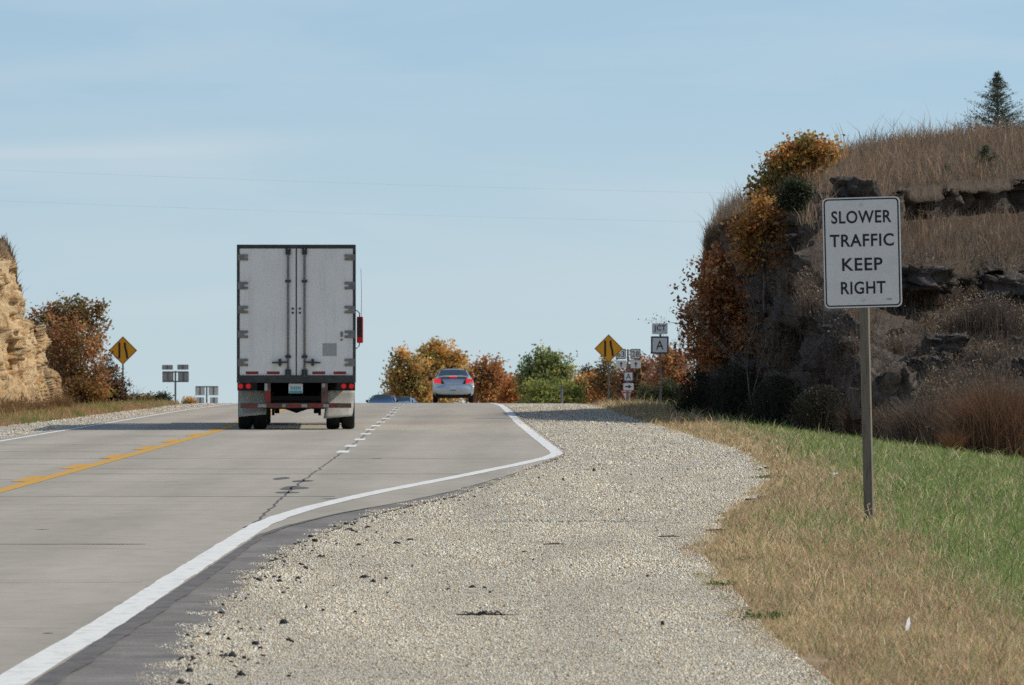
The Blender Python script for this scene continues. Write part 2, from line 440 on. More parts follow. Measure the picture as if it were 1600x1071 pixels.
# sealed joints
def joint(y, x0, x1, w, amp=.25, seed=0):
    X = np.linspace(x0, x1, max(6, int((x1 - x0) * 4)))
    V = []; 
    for i, x in enumerate(X):
        c = y + amp * mn.noise(Vector((x * .7, seed, y))) ; ww = w * (.35 + .9 * abs(mn.noise(Vector((x * 1.9, y, seed + 4)))))
        V += [(x, c - ww, float(prof(c)) + .0025), (x, c + ww, float(prof(c)) + .0025)]
    n = len(X); F = [(2 * i, 2 * i + 2, 2 * i + 3, 2 * i + 1) for i in range(n - 1)]
    mesh_np('joint', V, F, M['tar'], road)
for (y, a, b, w) in [(72.1, -6, -3.1, .11), (96.5, -5.9, -2.0, .1), (96.5, -9.6, -6.4, .06), (114.7, -6, -.3, .12), (119.8, -5.9, -2.8, .1), (131.7, -9.6, .5, .08), (107.5, -6.0, -4.2, .05), (88, -5.9, -2.6, .03),
                     (150, -9.6, .6, .05), (168.5, -9.7, .4, .06), (187, -9.7, .2, .07), (205, -9.7, .1, .06), (224, -9.8, 0, .1), (60, -6.1, -2.6, .03), (109.5, -9.6, -6.4, .08), (125, -9.6, -6.4, .07), (103, -9.6, -6.4, .07), (50, -4, -2.6, .02), (152, -9.6, -6.6, .16), (141, -9.6, -6.5, .12)]:
    joint(y, a, b, w, seed=int(y))
yy = np.arange(79, 330, .35)
ribbon('joint', yy, lambda q: dash_x(q) - .012, lambda q: dash_x(q) + .012, .003, M['tar'], road, jag=(.05, .05), seed=31)
for (px, py, l, w) in [(458, 763, .16, 1.5), (437, 748, .10, 1.2), (474, 752, .13, 1.0), (446, 770, .14, .7), (585, 717, .08, .3), (70, 828, .07, .06), (232, 917, .05, .05), (75, 990, .03, .05), (520, 780, .1, .15)]:
    x, y = at(px, py); q = np.linspace(y - w, y + w, 12)
    ribbon('tar_patch', q, lambda s: x - l * (1 - ((s - y) / w) ** 2) , lambda s: x + l * (1 - ((s - y) / w) ** 2), .003, M['tar'], road, jag=(.11, .11), seed=int(px))

# ------------------------------------------------------------------ gravel stones (uncountable)
def stone_field(n_spec):
    P = []; S = []
    for (y0, y1, dens, size, fl, fr) in n_spec:
        area = (y1 - y0) * float(np.mean(fr(np.linspace(y0, y1, 9)) - fl(np.linspace(y0, y1, 9))))
        n = int(area * dens)
        y = rng.uniform(y0, y1, n); t = rng.uniform(0, 1, n)
        x = fl(y) * (1 - t) + fr(y) * t
        P.append(np.stack([x, y, prof(y) - np.where(x < asph_r(y) + .02, .006, .018) * (x > -8) - .018 * (x < -8)], 1)); S.append(size * np.clip(rng.lognormal(0, .35, n), .4, 2.0))
    return np.concatenate(P), np.concatenate(S)

CUBE = np.array([(-1, -1, -1), (1, -1, -1), (1, 1, -1), (-1, 1, -1), (-1, -1, 1), (1, -1, 1), (1, 1, 1), (-1, 1, 1)], float)
CF = np.array([(0, 3, 2, 1), (4, 5, 6, 7), (0, 1, 5, 4), (1, 2, 6, 5), (2, 3, 7, 6), (3, 0, 4, 7)])
def stones(name, P, S, cols, mat, flat=.62):
    n = len(P)
    v = CUBE[None] * rng.uniform(.55, 1.0, (n, 8, 3))
    v[:, 4:, :2] *= rng.uniform(.45, .9, (n, 1, 2))
    v[:, :, 2] *= flat
    a = rng.uniform(0, 2 * math.pi, n); ca, sa = np.cos(a)[:, None], np.sin(a)[:, None]
    tl = rng.normal(0, .35, n); ct, st = np.cos(tl)[:, None], np.sin(tl)[:, None]
    x, y, z = v[..., 0] * rng.uniform(.8, 1.35, (n, 1)), v[..., 1], v[..., 2]
    x, z = x * ct + z * st, -x * st + z * ct
    x, y = x * ca - y * sa, x * sa + y * ca
    v = np.stack([x, y, z], -1) * S[:, None, None]
    v[..., 2] += (S * .35)[:, None]
    v += P[:, None, :]
    Fq = (CF[None] + (np.arange(n) * 8)[:, None, None]).reshape(-1, 4)
    return mesh_np(name, v.reshape(-1, 3), Fq, mat, col=np.repeat(cols, 8, 0))

r_in = lambda y: asph_r(y) - .22
spec = [(36, 50, 2900, .0037, r_in, lambda y: grav_r(y) + .12), (50, 62, 2100, .0042, r_in, lambda y: grav_r(y) + .12), (62, 82, 1100, .0051, r_in, lambda y: grav_r(y) + .1),
        (82, 120, 480, .0064, r_in, lambda y: grav_r(y)), (120, 180, 130, .0092, r_in, lambda y: grav_r(y)), (180, 300, 40, .012, r_in, lambda y: grav_r(y)),
        (150, 330, 40, .011, grav_l, lambda y: line_l(y) - .25)]
P, S = stone_field(spec)
# fewer stones where the shoulder meets the tar: ragged edge
nz = np.array([mn.noise(Vector((p[0] * 3, p[1] * .8, 0))) for p in P])
d = P[:, 0] - np.where(P[:, 0] < -8, -99, asph_r(P[:, 1]))
keep = d > .10 * rng.uniform(-1, 1, len(P)) + .30 * nz - .04
P, S = P[keep], S[keep]
n = len(P)
pal = np.array([(.46, .43, .36), (.55, .52, .46), (.38, .34, .27), (.42, .36, .26), (.30, .29, .27), (.62, .60, .55), (.20, .16, .12), (.44, .40, .33), (.33, .22, .12)])
pc = np.clip(pal[rng.choice(len(pal), n, p=[.24, .16, .13, .12, .08, .10, .05, .10, .02])] * rng.uniform(1.1, 1.7, (n, 1)) * np.array([[1.08, 1.01, .90]]), 0, .85)
mac = np.array([mn.noise(Vector((p[0] * 1.5, p[1] * .13, 4))) + .6 * mn.noise(Vector((p[0] * 4, p[1] * .8, 2))) for p in P])
S = S * (1 + .35 * np.clip(mac, -.8, .8)); big = rng.uniform(0, 1, n) < .012; S[big] *= rng.uniform(1.3, 1.8, big.sum())
pc = np.where((rng.uniform(0, 1, n) < np.clip(.02 - mac * .07, .006, .12))[:, None], np.array([[.13, .10, .075]]) * rng.uniform(.5, 1.6, (n, 1)), pc) * (1 + .10 * np.clip(mac, -1, 1))[:, None]
o = stones('gravel_stones', P, S, pc, M['stone'])
tag(o, 'loose pale limestone chips lying over the gravel shoulders', 'gravel', kind='stuff')

# dark asphalt crumbs strewn near the tar edge: fine ones as one mass
yc = rng.uniform(40, 95, 220); xc = asph_r(yc) + np.abs(rng.normal(0, .22, 220)) - .05
yc2 = rng.uniform(42, 120, 60); xc2 = asph_r(yc2) + rng.uniform(.2, 2.4, 60)
Pc = np.concatenate([np.stack([xc, yc], 1), np.stack([xc2, yc2], 1)]); Pc = np.concatenate([Pc, prof(Pc[:, 1:2]) - .004], 1)
Sc = np.clip(rng.lognormal(math.log(.0085), .45, len(Pc)), .005, .026)
o = stones('asphalt_crumbs', Pc, Sc, np.tile(np.array([[.045, .042, .042]]), (len(Pc), 1)) * rng.uniform(.6, 2.2, (len(Pc), 1)), M['stone'], .5)
tag(o, 'fine dark asphalt crumbs scattered along the tar edge', 'debris', kind='stuff')

def lump(name, px, py, w, h, mat, label, cat, group=None, seed=0):
    x, y = at(px, py); r = random.Random(seed)
    mb = MB(); n = 9; m = 4
    vs = []; fs = []
    for j in range(m):
        t = j / (m - 1)
        rr = [1.0, .95, .7, .28][j]
        for k in range(n):
            a = 2 * math.pi * k / n; q = rr * r.uniform(.75, 1.1)
            vs.append((w * .4 * q * math.cos(a), w * .5 * q * math.sin(a), h * t * r.uniform(.85, 1.1) - .01))
    for j in range(m - 1):
        for k in range(n): fs.append((j * n + k, j * n + (k + 1) % n, (j + 1) * n + (k + 1) % n, (j + 1) * n + k))
    fs.append(tuple((m - 1) * n + k for k in range(n)))
    mb.add(vs, fs)
    o = mb.build(name, mat); o.location = (x, y, float(prof(y)) - .006); o.rotation_euler.z = r.uniform(0, 3)
    return tag(o, label, cat, group)
GC = 'asphalt lumps on the gravel'
lump('asphalt_lump', 443, 971, .075, .030, M['crumb'], 'largest black asphalt lump alone on the gravel beside the tar edge', 'asphalt lump', GC, 1)
lump('asphalt_lump', 569, 900, .075, .022, M['crumb'], 'flat black asphalt lump with a smaller one at its side', 'asphalt lump', GC, 2)
lump('asphalt_lump', 583, 907, .05, .024, M['crumb'], 'smaller asphalt lump right beside the flat black one', 'asphalt lump', GC, 3)
lump('asphalt_lump', 293, 993, .05, .028, M['crumb'], 'black asphalt lump at the ragged end of the tar strip', 'asphalt lump', GC, 4)
lump('asphalt_lump', 363, 1022, .06, .03, M['crumb'], 'broken black asphalt lump above another at the bottom edge', 'asphalt lump', GC, 5)
lump('asphalt_lump', 376, 1051, .055, .025, M['crumb'], 'asphalt lump nearest the bottom edge of the gravel', 'asphalt lump', GC, 6)
lump('asphalt_lump', 738, 915, .06, .018, M['crumb'], 'flat dark lump in the middle of the gravel shoulder', 'asphalt lump', GC, 7)
lump('asphalt_lump', 1035, 973, .028, .026, M['crumb'], 'tiny dark upright lump alone on bare gravel before the dry grass', 'asphalt lump', GC, 8)
for k, (px, py, w, h) in enumerate([(300, 1027, .05, .025), (296, 1045, .055, .02), (357, 996, .03, .02), (466, 902, .05, .02), (437, 906, .05, .02), (505, 952, .03, .02), (479, 947, .03, .02), (555, 955, .03, .02), (320, 960, .03, .02),
                                     (560, 850, .06, .02), (620, 847, .09, .02), (640, 842, .07, .018), (545, 826, .09, .02), (575, 822, .07, .02), (500, 868, .05, .02), (470, 880, .06, .018), (757, 916, .04, .015), (1012, 898, .03, .015), (928, 735, .05, .05), (820, 860, .06, .012), (700, 918, .05, .012)]):
    lump('asphalt_lump', px, py, w, h, M['crumb'], 'small black asphalt lump among the pale gravel near the road edge', 'asphalt lump', GC + ' too alike to tell apart', 20 + k)

# ------------------------------------------------------------------ vegetation helpers
def tint(palette, n, weights=None, var=.2):
    p = np.array(palette, float)
    idx = rng.choice(len(p), n, p=weights)
    return p[idx] * rng.uniform(1 - var, 1 + var, (n, 1))

def leaf_quads(P, s, col, up=.0, wide=.55, drop=0.0):
    n = len(P)
    u = rng.normal(0, 1, (n, 3)); u[:, 2] = u[:, 2] * .8 - drop; u /= np.linalg.norm(u, axis=1, keepdims=True)
    w = rng.normal(0, 1, (n, 3)); w -= (w * u).sum(1, keepdims=True) * u; w /= np.linalg.norm(w, axis=1, keepdims=True)
    s = np.broadcast_to(np.asarray(s), (n,))[:, None]
    V = np.stack([P - u * s * .5, P + w * s * wide * .5 + u * s * .05, P + u * s * .5, P - w * s * wide * .5 + u * s * .05], 1)
    F = np.arange(n * 4).reshape(n, 4)
    return V.reshape(-1, 3), F, np.repeat(col, 4, 0)

def blades(P, h, w, lean, col, az=None, tipcol=None):
    """grass blades: two quads each"""
    n = len(P)
    a = rng.uniform(0, 2 * math.pi, n) if az is None else az
    d = np.stack([np.cos(a), np.sin(a), np.zeros(n)], 1)
    b = rng.uniform(-.9, .9, n)                       # blade faces roughly across the view
    s = np.stack([np.cos(b), np.sin(b), np.zeros(n)], 1)
    h = h[:, None]; w = w[:, None]; lean = lean[:, None]
    mid = P + np.array([[0, 0, 1.0]]) * h * .55 + d * h * lean * .35
    tip = P + np.array([[0, 0, 1.0]]) * h * (1 - .25 * lean) + d * h * lean
    V = np.stack([P - s * w * .5, P + s * w * .5, mid - s * w * .42, mid + s * w * .42, tip - s * w * .06, tip + s * w * .06], 1)
    base = (np.arange(n) * 6)[:, None]
    F = np.concatenate([base + np.array([[0, 1, 3, 2]]), base + np.array([[2, 3, 5, 4]])])
    return V.reshape(-1, 3), F, np.repeat(col, 6, 0)

def limb_path(p0, p1, r0, r1, k=5, wob=.12):
    p0, p1 = Vector(p0), Vector(p1); L = (p1 - p0).length; pts = []; rad = []
    ph = random.random() * 6
    for i in range(k + 1):
        t = i / k
        p = p0.lerp(p1, t)
        if 0 < i < k: p = p + Vector((random.gauss(0, 1), random.gauss(0, 1), random.gauss(0, .4))) * wob * L / k
        p.z -= 0 if i in (0, k) else -.06 * L * math.sin(math.pi * t)
        pts.append(p); rad.append(r0 * (1 - t) + r1 * t)
    return pts, rad

def in_blobs(blobs, n, shell=.35):
    """points in a union of ellipsoids, denser outside"""
    w = np.array([b[3] * b[4] * b[5] for b in blobs]) ** .75; w /= w.sum()
    idx = rng.choice(len(blobs), n, p=w); B = np.array(blobs)[idx]
    d = rng.normal(0, 1, (n, 3)); d /= np.linalg.norm(d, axis=1, keepdims=True)
    r = rng.uniform(0, 1, n) ** shell
    return B[:, :3] + d * r[:, None] * B[:, 3:6]

def tree(name, loc, blobs, palette, leaf, ncl, per, label, cat='tree', group=None, spread=.16, trunk_r=.12, bark='bark', weights=None, limbs=16, twig=True, shell=.45, wide=.6, crown_name='crown', htrunk=.45, cvar=.3):
    root = thing(name, loc, label, cat, group)
    ctr = in_blobs(blobs, ncl, shell)
    k_ = int(ncl * .14); bc = np.array(blobs)[rng.integers(0, len(blobs), k_)]; dv = rng.normal(0, 1, (k_, 3)); dv /= np.linalg.norm(dv, axis=1, keepdims=True)
    ctr[:k_] = bc[:, :3] + dv * bc[:, 3:6] * rng.uniform(1.0, 1.45, (k_, 1)); ctr[:k_, 2] = np.maximum(ctr[:k_, 2], .1)
    # trunk, limbs
    top = max(b[2] + b[5] * .5 for b in blobs); mx = float(np.mean([b[0] for b in blobs])); my = float(np.mean([b[1] for b in blobs]))
    mb = MB()
    fork = Vector((mx * .4, my * .4, top * htrunk))
    pts, rad = limb_path((0, 0, -.3), fork, trunk_r, trunk_r * .75); mb.tube(pts, rad, 7)
    for _ in range(limbs):
        c = Vector(ctr[random.randrange(len(ctr))])
        st = Vector((0, 0, 0)).lerp(fork, random.uniform(.45, 1.0))
        pts, rad = limb_path(st, c, trunk_r * random.uniform(.3, .55), trunk_r * .06, 6, .25); mb.tube(pts, rad, 5, False)
        if twig:
            for _ in range(4):
                q = pts[random.randrange(3, 6)]; e = q + Vector((random.gauss(0, 1), random.gauss(0, 1), random.gauss(.3, .7))) * spread * 2.2
                mb.tube([q, (q + e) / 2 + Vector((0, 0, .03)), e], [trunk_r * .1, trunk_r * .07, trunk_r * .03], 3, False)
    mb.build('trunk', M[bark], root)
    nl = rng.poisson(per, ncl); tot = nl.sum()
    P = np.repeat(ctr, nl, 0) + rng.normal(0, 1, (tot, 3)) * spread * np.array([1, 1, .8])
    cc = tint(palette, ncl, weights, cvar)            # each leaf clump has its own hue
    col = np.repeat(cc, nl, 0) * rng.uniform(.75, 1.25, (tot, 1))
    V, F, C = leaf_quads(P, leaf * rng.uniform(.6, 1.3, tot), col, wide=wide, drop=.3)
    mesh_np(crown_name, V, F, M['leaf'], root, C)
    return root

def imgblobs(loc, Y, items, depth=1.0):
    """crown ellipsoids from photo pixels (cx,cy,rx,ry) into metres about the tree's foot"""
    out = []
    k = Y / FPX
    for it in items:
        cx, cy, rx, ry = it[:4]; dy = it[4] if len(it) > 4 else 0
        x, _, z = pt(cx, cy, Y)
        out.append((x - loc[0], dy, z - loc[2], rx * k, rx * k * depth, ry * k))
    return out

OR = [(0.658, 0.287, 0.087), (0.532, 0.205, 0.071), (0.724, 0.383, 0.115), (0.407, 0.154, 0.065)]
GOLD = [(0.689, 0.419, 0.122), (0.592, 0.331, 0.106), (0.745, 0.439, 0.115), (0.349, 0.304, 0.106), (0.530, 0.395, 0.134)]
RUST = [(0.572, 0.275, 0.104), (0.476, 0.206, 0.084), (0.631, 0.343, 0.127), (0.421, 0.232, 0.102), (0.596, 0.398, 0.146)]
GREEN = [(.25, .30, .10), (.31, .34, .11), (.19, .25, .10), (.40, .38, .12)]
YGREEN = [(.30, .33, .085), (.38, .37, .10), (.23, .28, .08)]
DRED = [(0.400, 0.157, 0.094), (0.324, 0.126, 0.081), (0.477, 0.216, 0.108), (0.270, 0.162, 0.099)]
OLIVE = [(0.174, 0.145, 0.058), (0.246, 0.174, 0.065), (0.131, 0.123, 0.058), (0.290, 0.160, 0.058)]
RB = [(0.477, 0.225, 0.099), (0.400, 0.175, 0.080), (0.554, 0.284, 0.113), (0.345, 0.192, 0.093)]

def bgtree(name, Y, px, items, pal, leaf, ncl, per, label, **kw):
    x = (px - CX) * Y / FPX; loc = (x, Y, float(tz(x, Y)) - .05)
    return tree(name, loc, imgblobs(loc, Y, items), pal, leaf, ncl, per, label, **kw)

GB = 'autumn trees beyond the crest'
kw = dict(group=GB, spread=.27, trunk_r=.16, limbs=14)
bgtree('autumn_tree', 600, 636, [(632, 580, 24, 26), (622, 600, 20, 26), (645, 605, 26, 30), (630, 628, 26, 25), (615, 620, 12, 14), (628, 562, 10, 12), (654, 585, 20, 34), (664, 612, 24, 22)], GOLD + [(.16, .12, .05)], .24, 190, 42, 'bushy olive and orange tree, first left of the silver car', **kw)
bgtree('autumn_tree', 606, 685, [(680, 575, 26, 36), (672, 552, 12, 16), (700, 570, 20, 26), (690, 600, 36, 40), (716, 575, 10, 18), (665, 600, 14, 30), (684, 546, 10, 9)], GOLD, .25, 250, 42, 'tallest golden orange tree rising straight behind the silver car', **kw)
bgtree('autumn_tree', 612, 765, [(750, 585, 16, 20), (768, 600, 28, 28), (775, 580, 10, 14), (742, 615, 22, 22), (780, 620, 30, 24), (755, 572, 8, 10), (742, 602, 24, 26), (796, 612, 24, 20)], RUST, .24, 230, 42, 'dense rust orange tree just right of the silver car', **kw)
bgtree('autumn_tree', 605, 808, [(803, 608, 16, 18), (806, 624, 20, 18), (795, 620, 14, 18)], OR, .22, 100, 40, 'low bright orange tree beside the green tree', **kw)
bgtree('green_tree', 585, 850, [(828, 577, 16, 24), (845, 565, 12, 18), (860, 568, 14, 20), (878, 575, 14, 22), (850, 595, 36, 30), (890, 590, 12, 20), (830, 610, 20, 22)], GREEN, .24, 210, 34, 'tall loose green tree with sky gaps in its crown', **kw)
bgtree('green_shrub', 560, 868, [(845, 615, 24, 20), (880, 616, 26, 20), (900, 620, 14, 18), (862, 628, 40, 14)], YGREEN, .2, 150, 40, 'yellow green shrubs filling the foot of the tall green tree', cat='shrub', group=GB, spread=.24, trunk_r=.08, limbs=8)
bgtree('autumn_tree', 575, 918, [(907, 605, 12, 20), (935, 602, 14, 22), (920, 622, 30, 22)], RUST, .22, 150, 40, 'rust red tree between the green tree and the yellow diamond', **kw)
bgtree('dark_conifer', 590, 920, [(920, 582, 5, 8), (920, 594, 9, 10), (920, 610, 12, 14)], [(.055, .06, .035), (.08, .07, .04)], .2, 60, 40, 'small dark pointed conifer poking above the rust red tree', **kw)
bgtree('autumn_tree', 560, 958, [(950, 572, 12, 18), (955, 592, 16, 18), (965, 612, 20, 20), (943, 598, 8, 12)], OLIVE + [(.24, .17, .06)], .2, 100, 30, 'thin olive tree standing behind the yellow diamond sign post', **kw)
bgtree('autumn_tree', 540, 1000, [(985, 595, 18, 22), (1000, 580, 16, 22), (1010, 605, 24, 30), (985, 620, 26, 20)], DRED + OLIVE[:2], .2, 190, 42, 'dark red tree behind the route number signs', **kw)
bgtree('autumn_tree', 530, 1052, [(1045, 570, 18, 26), (1060, 580, 22, 30), (1035, 590, 20, 26), (1058, 610, 30, 30), (1048, 556, 9, 12)], DRED + RUST, .2, 240, 42, 'broad maroon tree behind the junction sign post', **kw)
bgtree('green_shrub', 420, 1012, [(1010, 618, 16, 14), (1030, 622, 18, 14), (1050, 612, 14, 20)], [(.06, .08, .035), (.09, .10, .045)], .14, 90, 40, 'dark green shrub low behind the junction sign post', cat='shrub', group=GB, spread=.16, trunk_r=.05, limbs=6)
# left side
x, Y = -14.2, 305.0
GL = 'trees below the left rock face'
kl = dict(group=GL, spread=.15, trunk_r=.09, limbs=18)
bgtree('oak_tree', 318, 112, [(110, 505, 42, 36), (135, 510, 26, 34), (90, 500, 26, 28), (140, 545, 24, 24), (100, 560, 46, 44), (120, 485, 20, 18), (148, 485, 10, 14), (72, 540, 26, 44), (66, 505, 18, 26), (60, 585, 24, 40)], OLIVE + [(.42, .20, .07), (.30, .22, .08), (.36, .16, .06)], .15, 320, 24, 'dark olive brown oak, tallest tree below the left rock face', **kl)
bgtree('sumac_shrub', 300, 120, [(105, 580, 28, 42), (135, 590, 30, 40), (115, 540, 26, 26), (150, 605, 22, 30), (95, 615, 24, 28), (130, 622, 36, 18), (85, 535, 24, 34), (140, 535, 20, 26), (70, 600, 20, 34), (112, 510, 16, 18)], RB + [(.24, .19, .075), (.36, .26, .08)], .13, 330, 26, 'rusty red shrub in front of the dark olive oak', cat='shrub', **kl)
bgtree('sumac_shrub', 295, 134, [(120, 610, 18, 18), (140, 620, 22, 16), (100, 622, 14, 14)], [(.28, .15, .035), (.22, .12, .04)], .11, 110, 36, 'low golden shrub at the foot of the rusty red one', cat='shrub', **kl)
bgtree('sumac_shrub', 325, 172, [(168, 590, 14, 26), (182, 610, 14, 24), (160, 615, 18, 20), (176, 625, 22, 14)], [(.15, .075, .04), (.11, .075, .045), (.19, .10, .05)], .11, 190, 34, 'brown shrub touching the left yellow diamond post', cat='shrub', **kl)
for (Yq, px, it, lab, pal) in [(380, 222, [(220, 628, 16, 8), (208, 626, 10, 8)], 'low grey brown bush right of the left diamond post', OLIVE), (390, 250, [(250, 625, 15, 11), (240, 629, 14, 8), (258, 630, 12, 7)], 'low dark green bush ending the left hedge line', [(.06, .075, .035), (.08, .085, .04)]), (520, 295, [(295, 630, 8, 8), (302, 632, 6, 6)], 'tiny orange bush between the two sign backs', GOLD), (520, 604, [(590, 627, 14, 6), (604, 628, 12, 6)], 'low grey green bush on the skyline behind the blue car', [(.14, .15, .10), (.10, .12, .07)])]:
    bgtree('low_bush', Yq, px, it, pal, .11, 70, 36, lab, cat='bush', group='low bushes on the skyline', spread=.12, trunk_r=.03, limbs=6)

def bare_shrub(name, loc, h, spread, n, label, mat='bark', r=.012, depth=3, leaves=None, group=None, cat='shrub', lean=0.0):
    root = thing(name, loc, label, cat, group)
    mb = MB(); tips = []
    def grow(p, d, L, rad, lv):
        k = 4; pts = [p]; q = p.copy(); dd = d.copy()
        for i in range(k):
            dd = (dd + Vector((random.gauss(0, .16), random.gauss(0, .16), random.gauss(.05, .1)))).normalized()
            q = q + dd * L / k; pts.append(q.copy())
        mb.tube(pts, [rad * (1 - .55 * i / k) for i in range(k + 1)], 4 if lv > 1 else 3, False)
        tips.append(pts[-1]); tips.append(pts[2])
        if lv > 0:
            for _ in range(random.randint(2, 4)):
                s = pts[random.randint(1, k)]
                nd = (dd + Vector((random.gauss(0, .6), random.gauss(0, .6), random.gauss(.1, .4)))).normalized()
                grow(s, nd, L * random.uniform(.45, .7), rad * .55, lv - 1)
    for _ in range(n):
        a = random.uniform(0, 6.28); e = random.uniform(0, spread)
        grow(Vector((math.cos(a) * .05, math.sin(a) * .05, -.05)), Vector((math.cos(a) * e + lean, math.sin(a) * e, 1)).normalized(), h * random.uniform(.4, .6), r, depth)
    mb.build('trunk', M[mat], root)  # all stems and branches of the shrub, as separate tubes
    if leaves:
        pal, size, cnt = leaves
        T = np.array([tuple(t) for t in tips]); P = T[rng.integers(0, len(T), cnt)] + rng.normal(0, size * .9, (cnt, 3))
        V, F, C = leaf_quads(P, size * rng.uniform(.6, 1.3, cnt), tint(pal, cnt, None, .3), drop=.4)
        mesh_np('crown', V, F, M['leaf'], root, C)
    return root

x = (205 - CX) * 335 / FPX
bare_shrub('bare_shrub', (x, 335, float(tz(x, 335))), 1.0, .9, 6, 'grey leafless shrub beside the left yellow diamond post', 'palebark', .012, 2)

# ------------------------------------------------------------------ cliffs
def interp_sheet(cols, segs, nu):
    """cols: (px, [(py, Y, rock)]) -> grid (rows, nu, 4)"""
    K = len(cols[0][1])
    C = np.array([[(*pt(px if len(f) < 4 else f[3], f[0], f[1]), f[2]) for f in fs] for px, fs in cols])   # ncol,K,4
    t = np.linspace(0, len(cols) - 1, nu)
    G = np.empty((K, nu, 4))
    for k in range(K):
        for c in range(4): G[k, :, c] = np.interp(t, np.arange(len(cols)), C[:, k, c])
    rows = []
    for k in range(K - 1):
        for s in range(segs[k]):
            u = s / segs[k]; rows.append(G[k] * (1 - u) + G[k + 1] * u)
    rows.append(G[-1])
    return np.array(rows)

def displace(G, amp, seed, flip=1.0, ang=1.0):
    X = G[..., :3].copy(); w = G[..., 3]
    du = np.gradient(X, axis=1); dv = np.gradient(X, axis=0)
    nrm = np.cross(du, dv); nrm /= np.linalg.norm(nrm, axis=-1, keepdims=True) + 1e-9
    nrm *= flip
    out = X.copy()
    for i in range(X.shape[0]):
        for j in range(X.shape[1]):
            p = Vector(X[i, j]); r = w[i, j]
            wv = mn.noise_vector(p * .5 + Vector((seed, 0, 0))) * .7
            q = p + wv; h = q.x * .8 + q.y * .6
            but = mn.noise(Vector((p.x * .55, p.y * .55, p.z * .16)) + Vector((seed, 1, 0)))
            blk = mn.cell(Vector((h * .75, q.z * .85, seed))) - .5
            blk2 = mn.cell(Vector((h * 2.3, q.z * 1.25, seed + 4))) - .5
            fr = mn.fractal(p * 1.1 + Vector((0, seed, 0)), .75, 2.1, 6)
            ridge = 1 - abs(mn.noise(Vector((q.x * .9, q.y * .9, q.z * .35)) + Vector((seed, 5, 5)))) * 2
            dd = amp * (r * (.42 * but + .26 * ang * blk + .16 * ang * blk2 - .28 * max(0, ridge - .55) - .34) + (.10 + .26 * r / ang) * fr)
            edge = min(1.0, i / 3.0)
            v = Vector(nrm[i, j]) * dd * edge
            v.z *= .5
            out[i, j] = p + v
    return out

def grid_mesh(name, X, w, mat, smooth=False):
    nr, ncn = X.shape[:2]
    ii = (np.arange(nr - 1)[:, None] * ncn + np.arange(ncn - 1)[None, :]).ravel()
    F = np.stack([ii, ii + 1, ii + ncn + 1, ii + ncn], 1)
    return mesh_np(name, X.reshape(-1, 3), F, mat, col=np.repeat(w.reshape(-1, 1), 3, 1), smooth=smooth)

# right-hand hill: foot, low rock top, shelf, ledge, bank, ledge 2 top, skyline, far back
RH = [
 (1090, [(656, 240, .2), (654, 240.2, .2), (651, 240.4, .3), (648, 240.6, .3), (645, 240.8, .2), (642, 241, .2), (640, 241.2, .1), (640, 250, 0), (650, 270, 0)]),
 (1097, [(657, 235, .6), (600, 235.5, .8), (570, 236, .9), (540, 236.2, .9), (520, 236.5, .9), (500, 236.8, .9), (480, 237, .4), (478, 242, 0), (650, 270, 0)]),
 (1104, [(658, 231, .8), (590, 231.5, 1), (520, 232, 1), (460, 232.3, 1), (430, 232.6, 1), (400, 233, 1), (374, 233.5, .6), (372, 240, 0), (650, 275, 0)]),
 (1130, [(659, 225, .9), (590, 225.6, 1), (520, 226, 1), (450, 226.4, 1), (410, 226.8, 1), (370, 227.2, 1), (345, 228, .6), (336, 238, 0), (640, 300, 0)]),
 (1185, [(661, 215, .9), (580, 215.7, 1), (510, 216.1, 1), (440, 216.5, 1), (390, 217, 1), (350, 217.5, 1), (325, 218.5, .6), (312, 230, 0), (640, 320, 0)]),
 (1240, [(663, 206, .9), (580, 206.7, 1), (510, 207.1, 1), (440, 207.6, 1), (390, 208.2, 1), (350, 209, .9), (312, 211, .3), (274, 226, 0), (640, 340, 0)]),
 (1290, [(665, 199, .9), (580, 200, 1), (520, 200.5, 1), (460, 201.5, 1), (420, 202.5, .9), (380, 204, .7), (304, 210, .5), (254, 232, 0), (640, 350, 0)]),
 (1350, [(675, 195, .7), (585, 197, .9), (530, 199, .8), (470, 204, .5), (418, 203.7, 1), (370, 212, .05), (300, 211.7, 1), (228, 240, 0), (640, 360, 0)]),
 (1430, [(694, 192, .3), (600, 196, .8), (540, 200, .9), (475, 206, .4), (412, 205.7, 1), (352, 215.5, 0), (296, 215.1, 1), (219, 243, 0), (640, 370, 0)]),
 (1520, [(708, 189, .2), (610, 194, .7), (545, 200, .85), (470, 207.5, .4), (410, 207.2, 1), (345, 218.5, 0), (286, 218.1, 1), (213, 247, 0), (640, 380, 0)]),
 (1600, [(722, 186, .1), (610, 192, .6), (545, 199, .85), (468, 208.5, .4), (406, 208.2, 1), (340, 221, 0), (278, 220.6, 1), (205, 252, 0), (640, 390, 0)]),
 (1760, [(740, 182, .1), (620, 189, .2), (545, 198, .5), (440, 206, .9), (400, 211, .6), (330, 223.5, 0), (268, 223.1, 1), (185, 258, 0), (640, 400, 0)]),
 (2100, [(780, 172, .1), (640, 182, .2), (545, 194, .5), (430, 205, .9), (390, 211, .6), (310, 224, 0), (250, 231, 1), (170, 265, 0), (640, 420, 0)]),
]
RH2 = []
def lerpf(a, b, t, w_): return (a[0] + (b[0] - a[0]) * t, a[1] + (b[1] - a[1]) * t, w_)
for px_, f in RH:
    RH2.append((px_, f[:5] + [lerpf(f[4], f[5], .07, f[5][2]), f[5], lerpf(f[5], f[6], .10, f[6][2]), f[6], lerpf(f[6], f[7], .03, f[7][2])] + f[7:]))
RH = RH2
segs = [20, 14, 16, 12, 3, 10, 3, 12, 3, 16, 4]
GR = interp_sheet(RH, segs, 330)
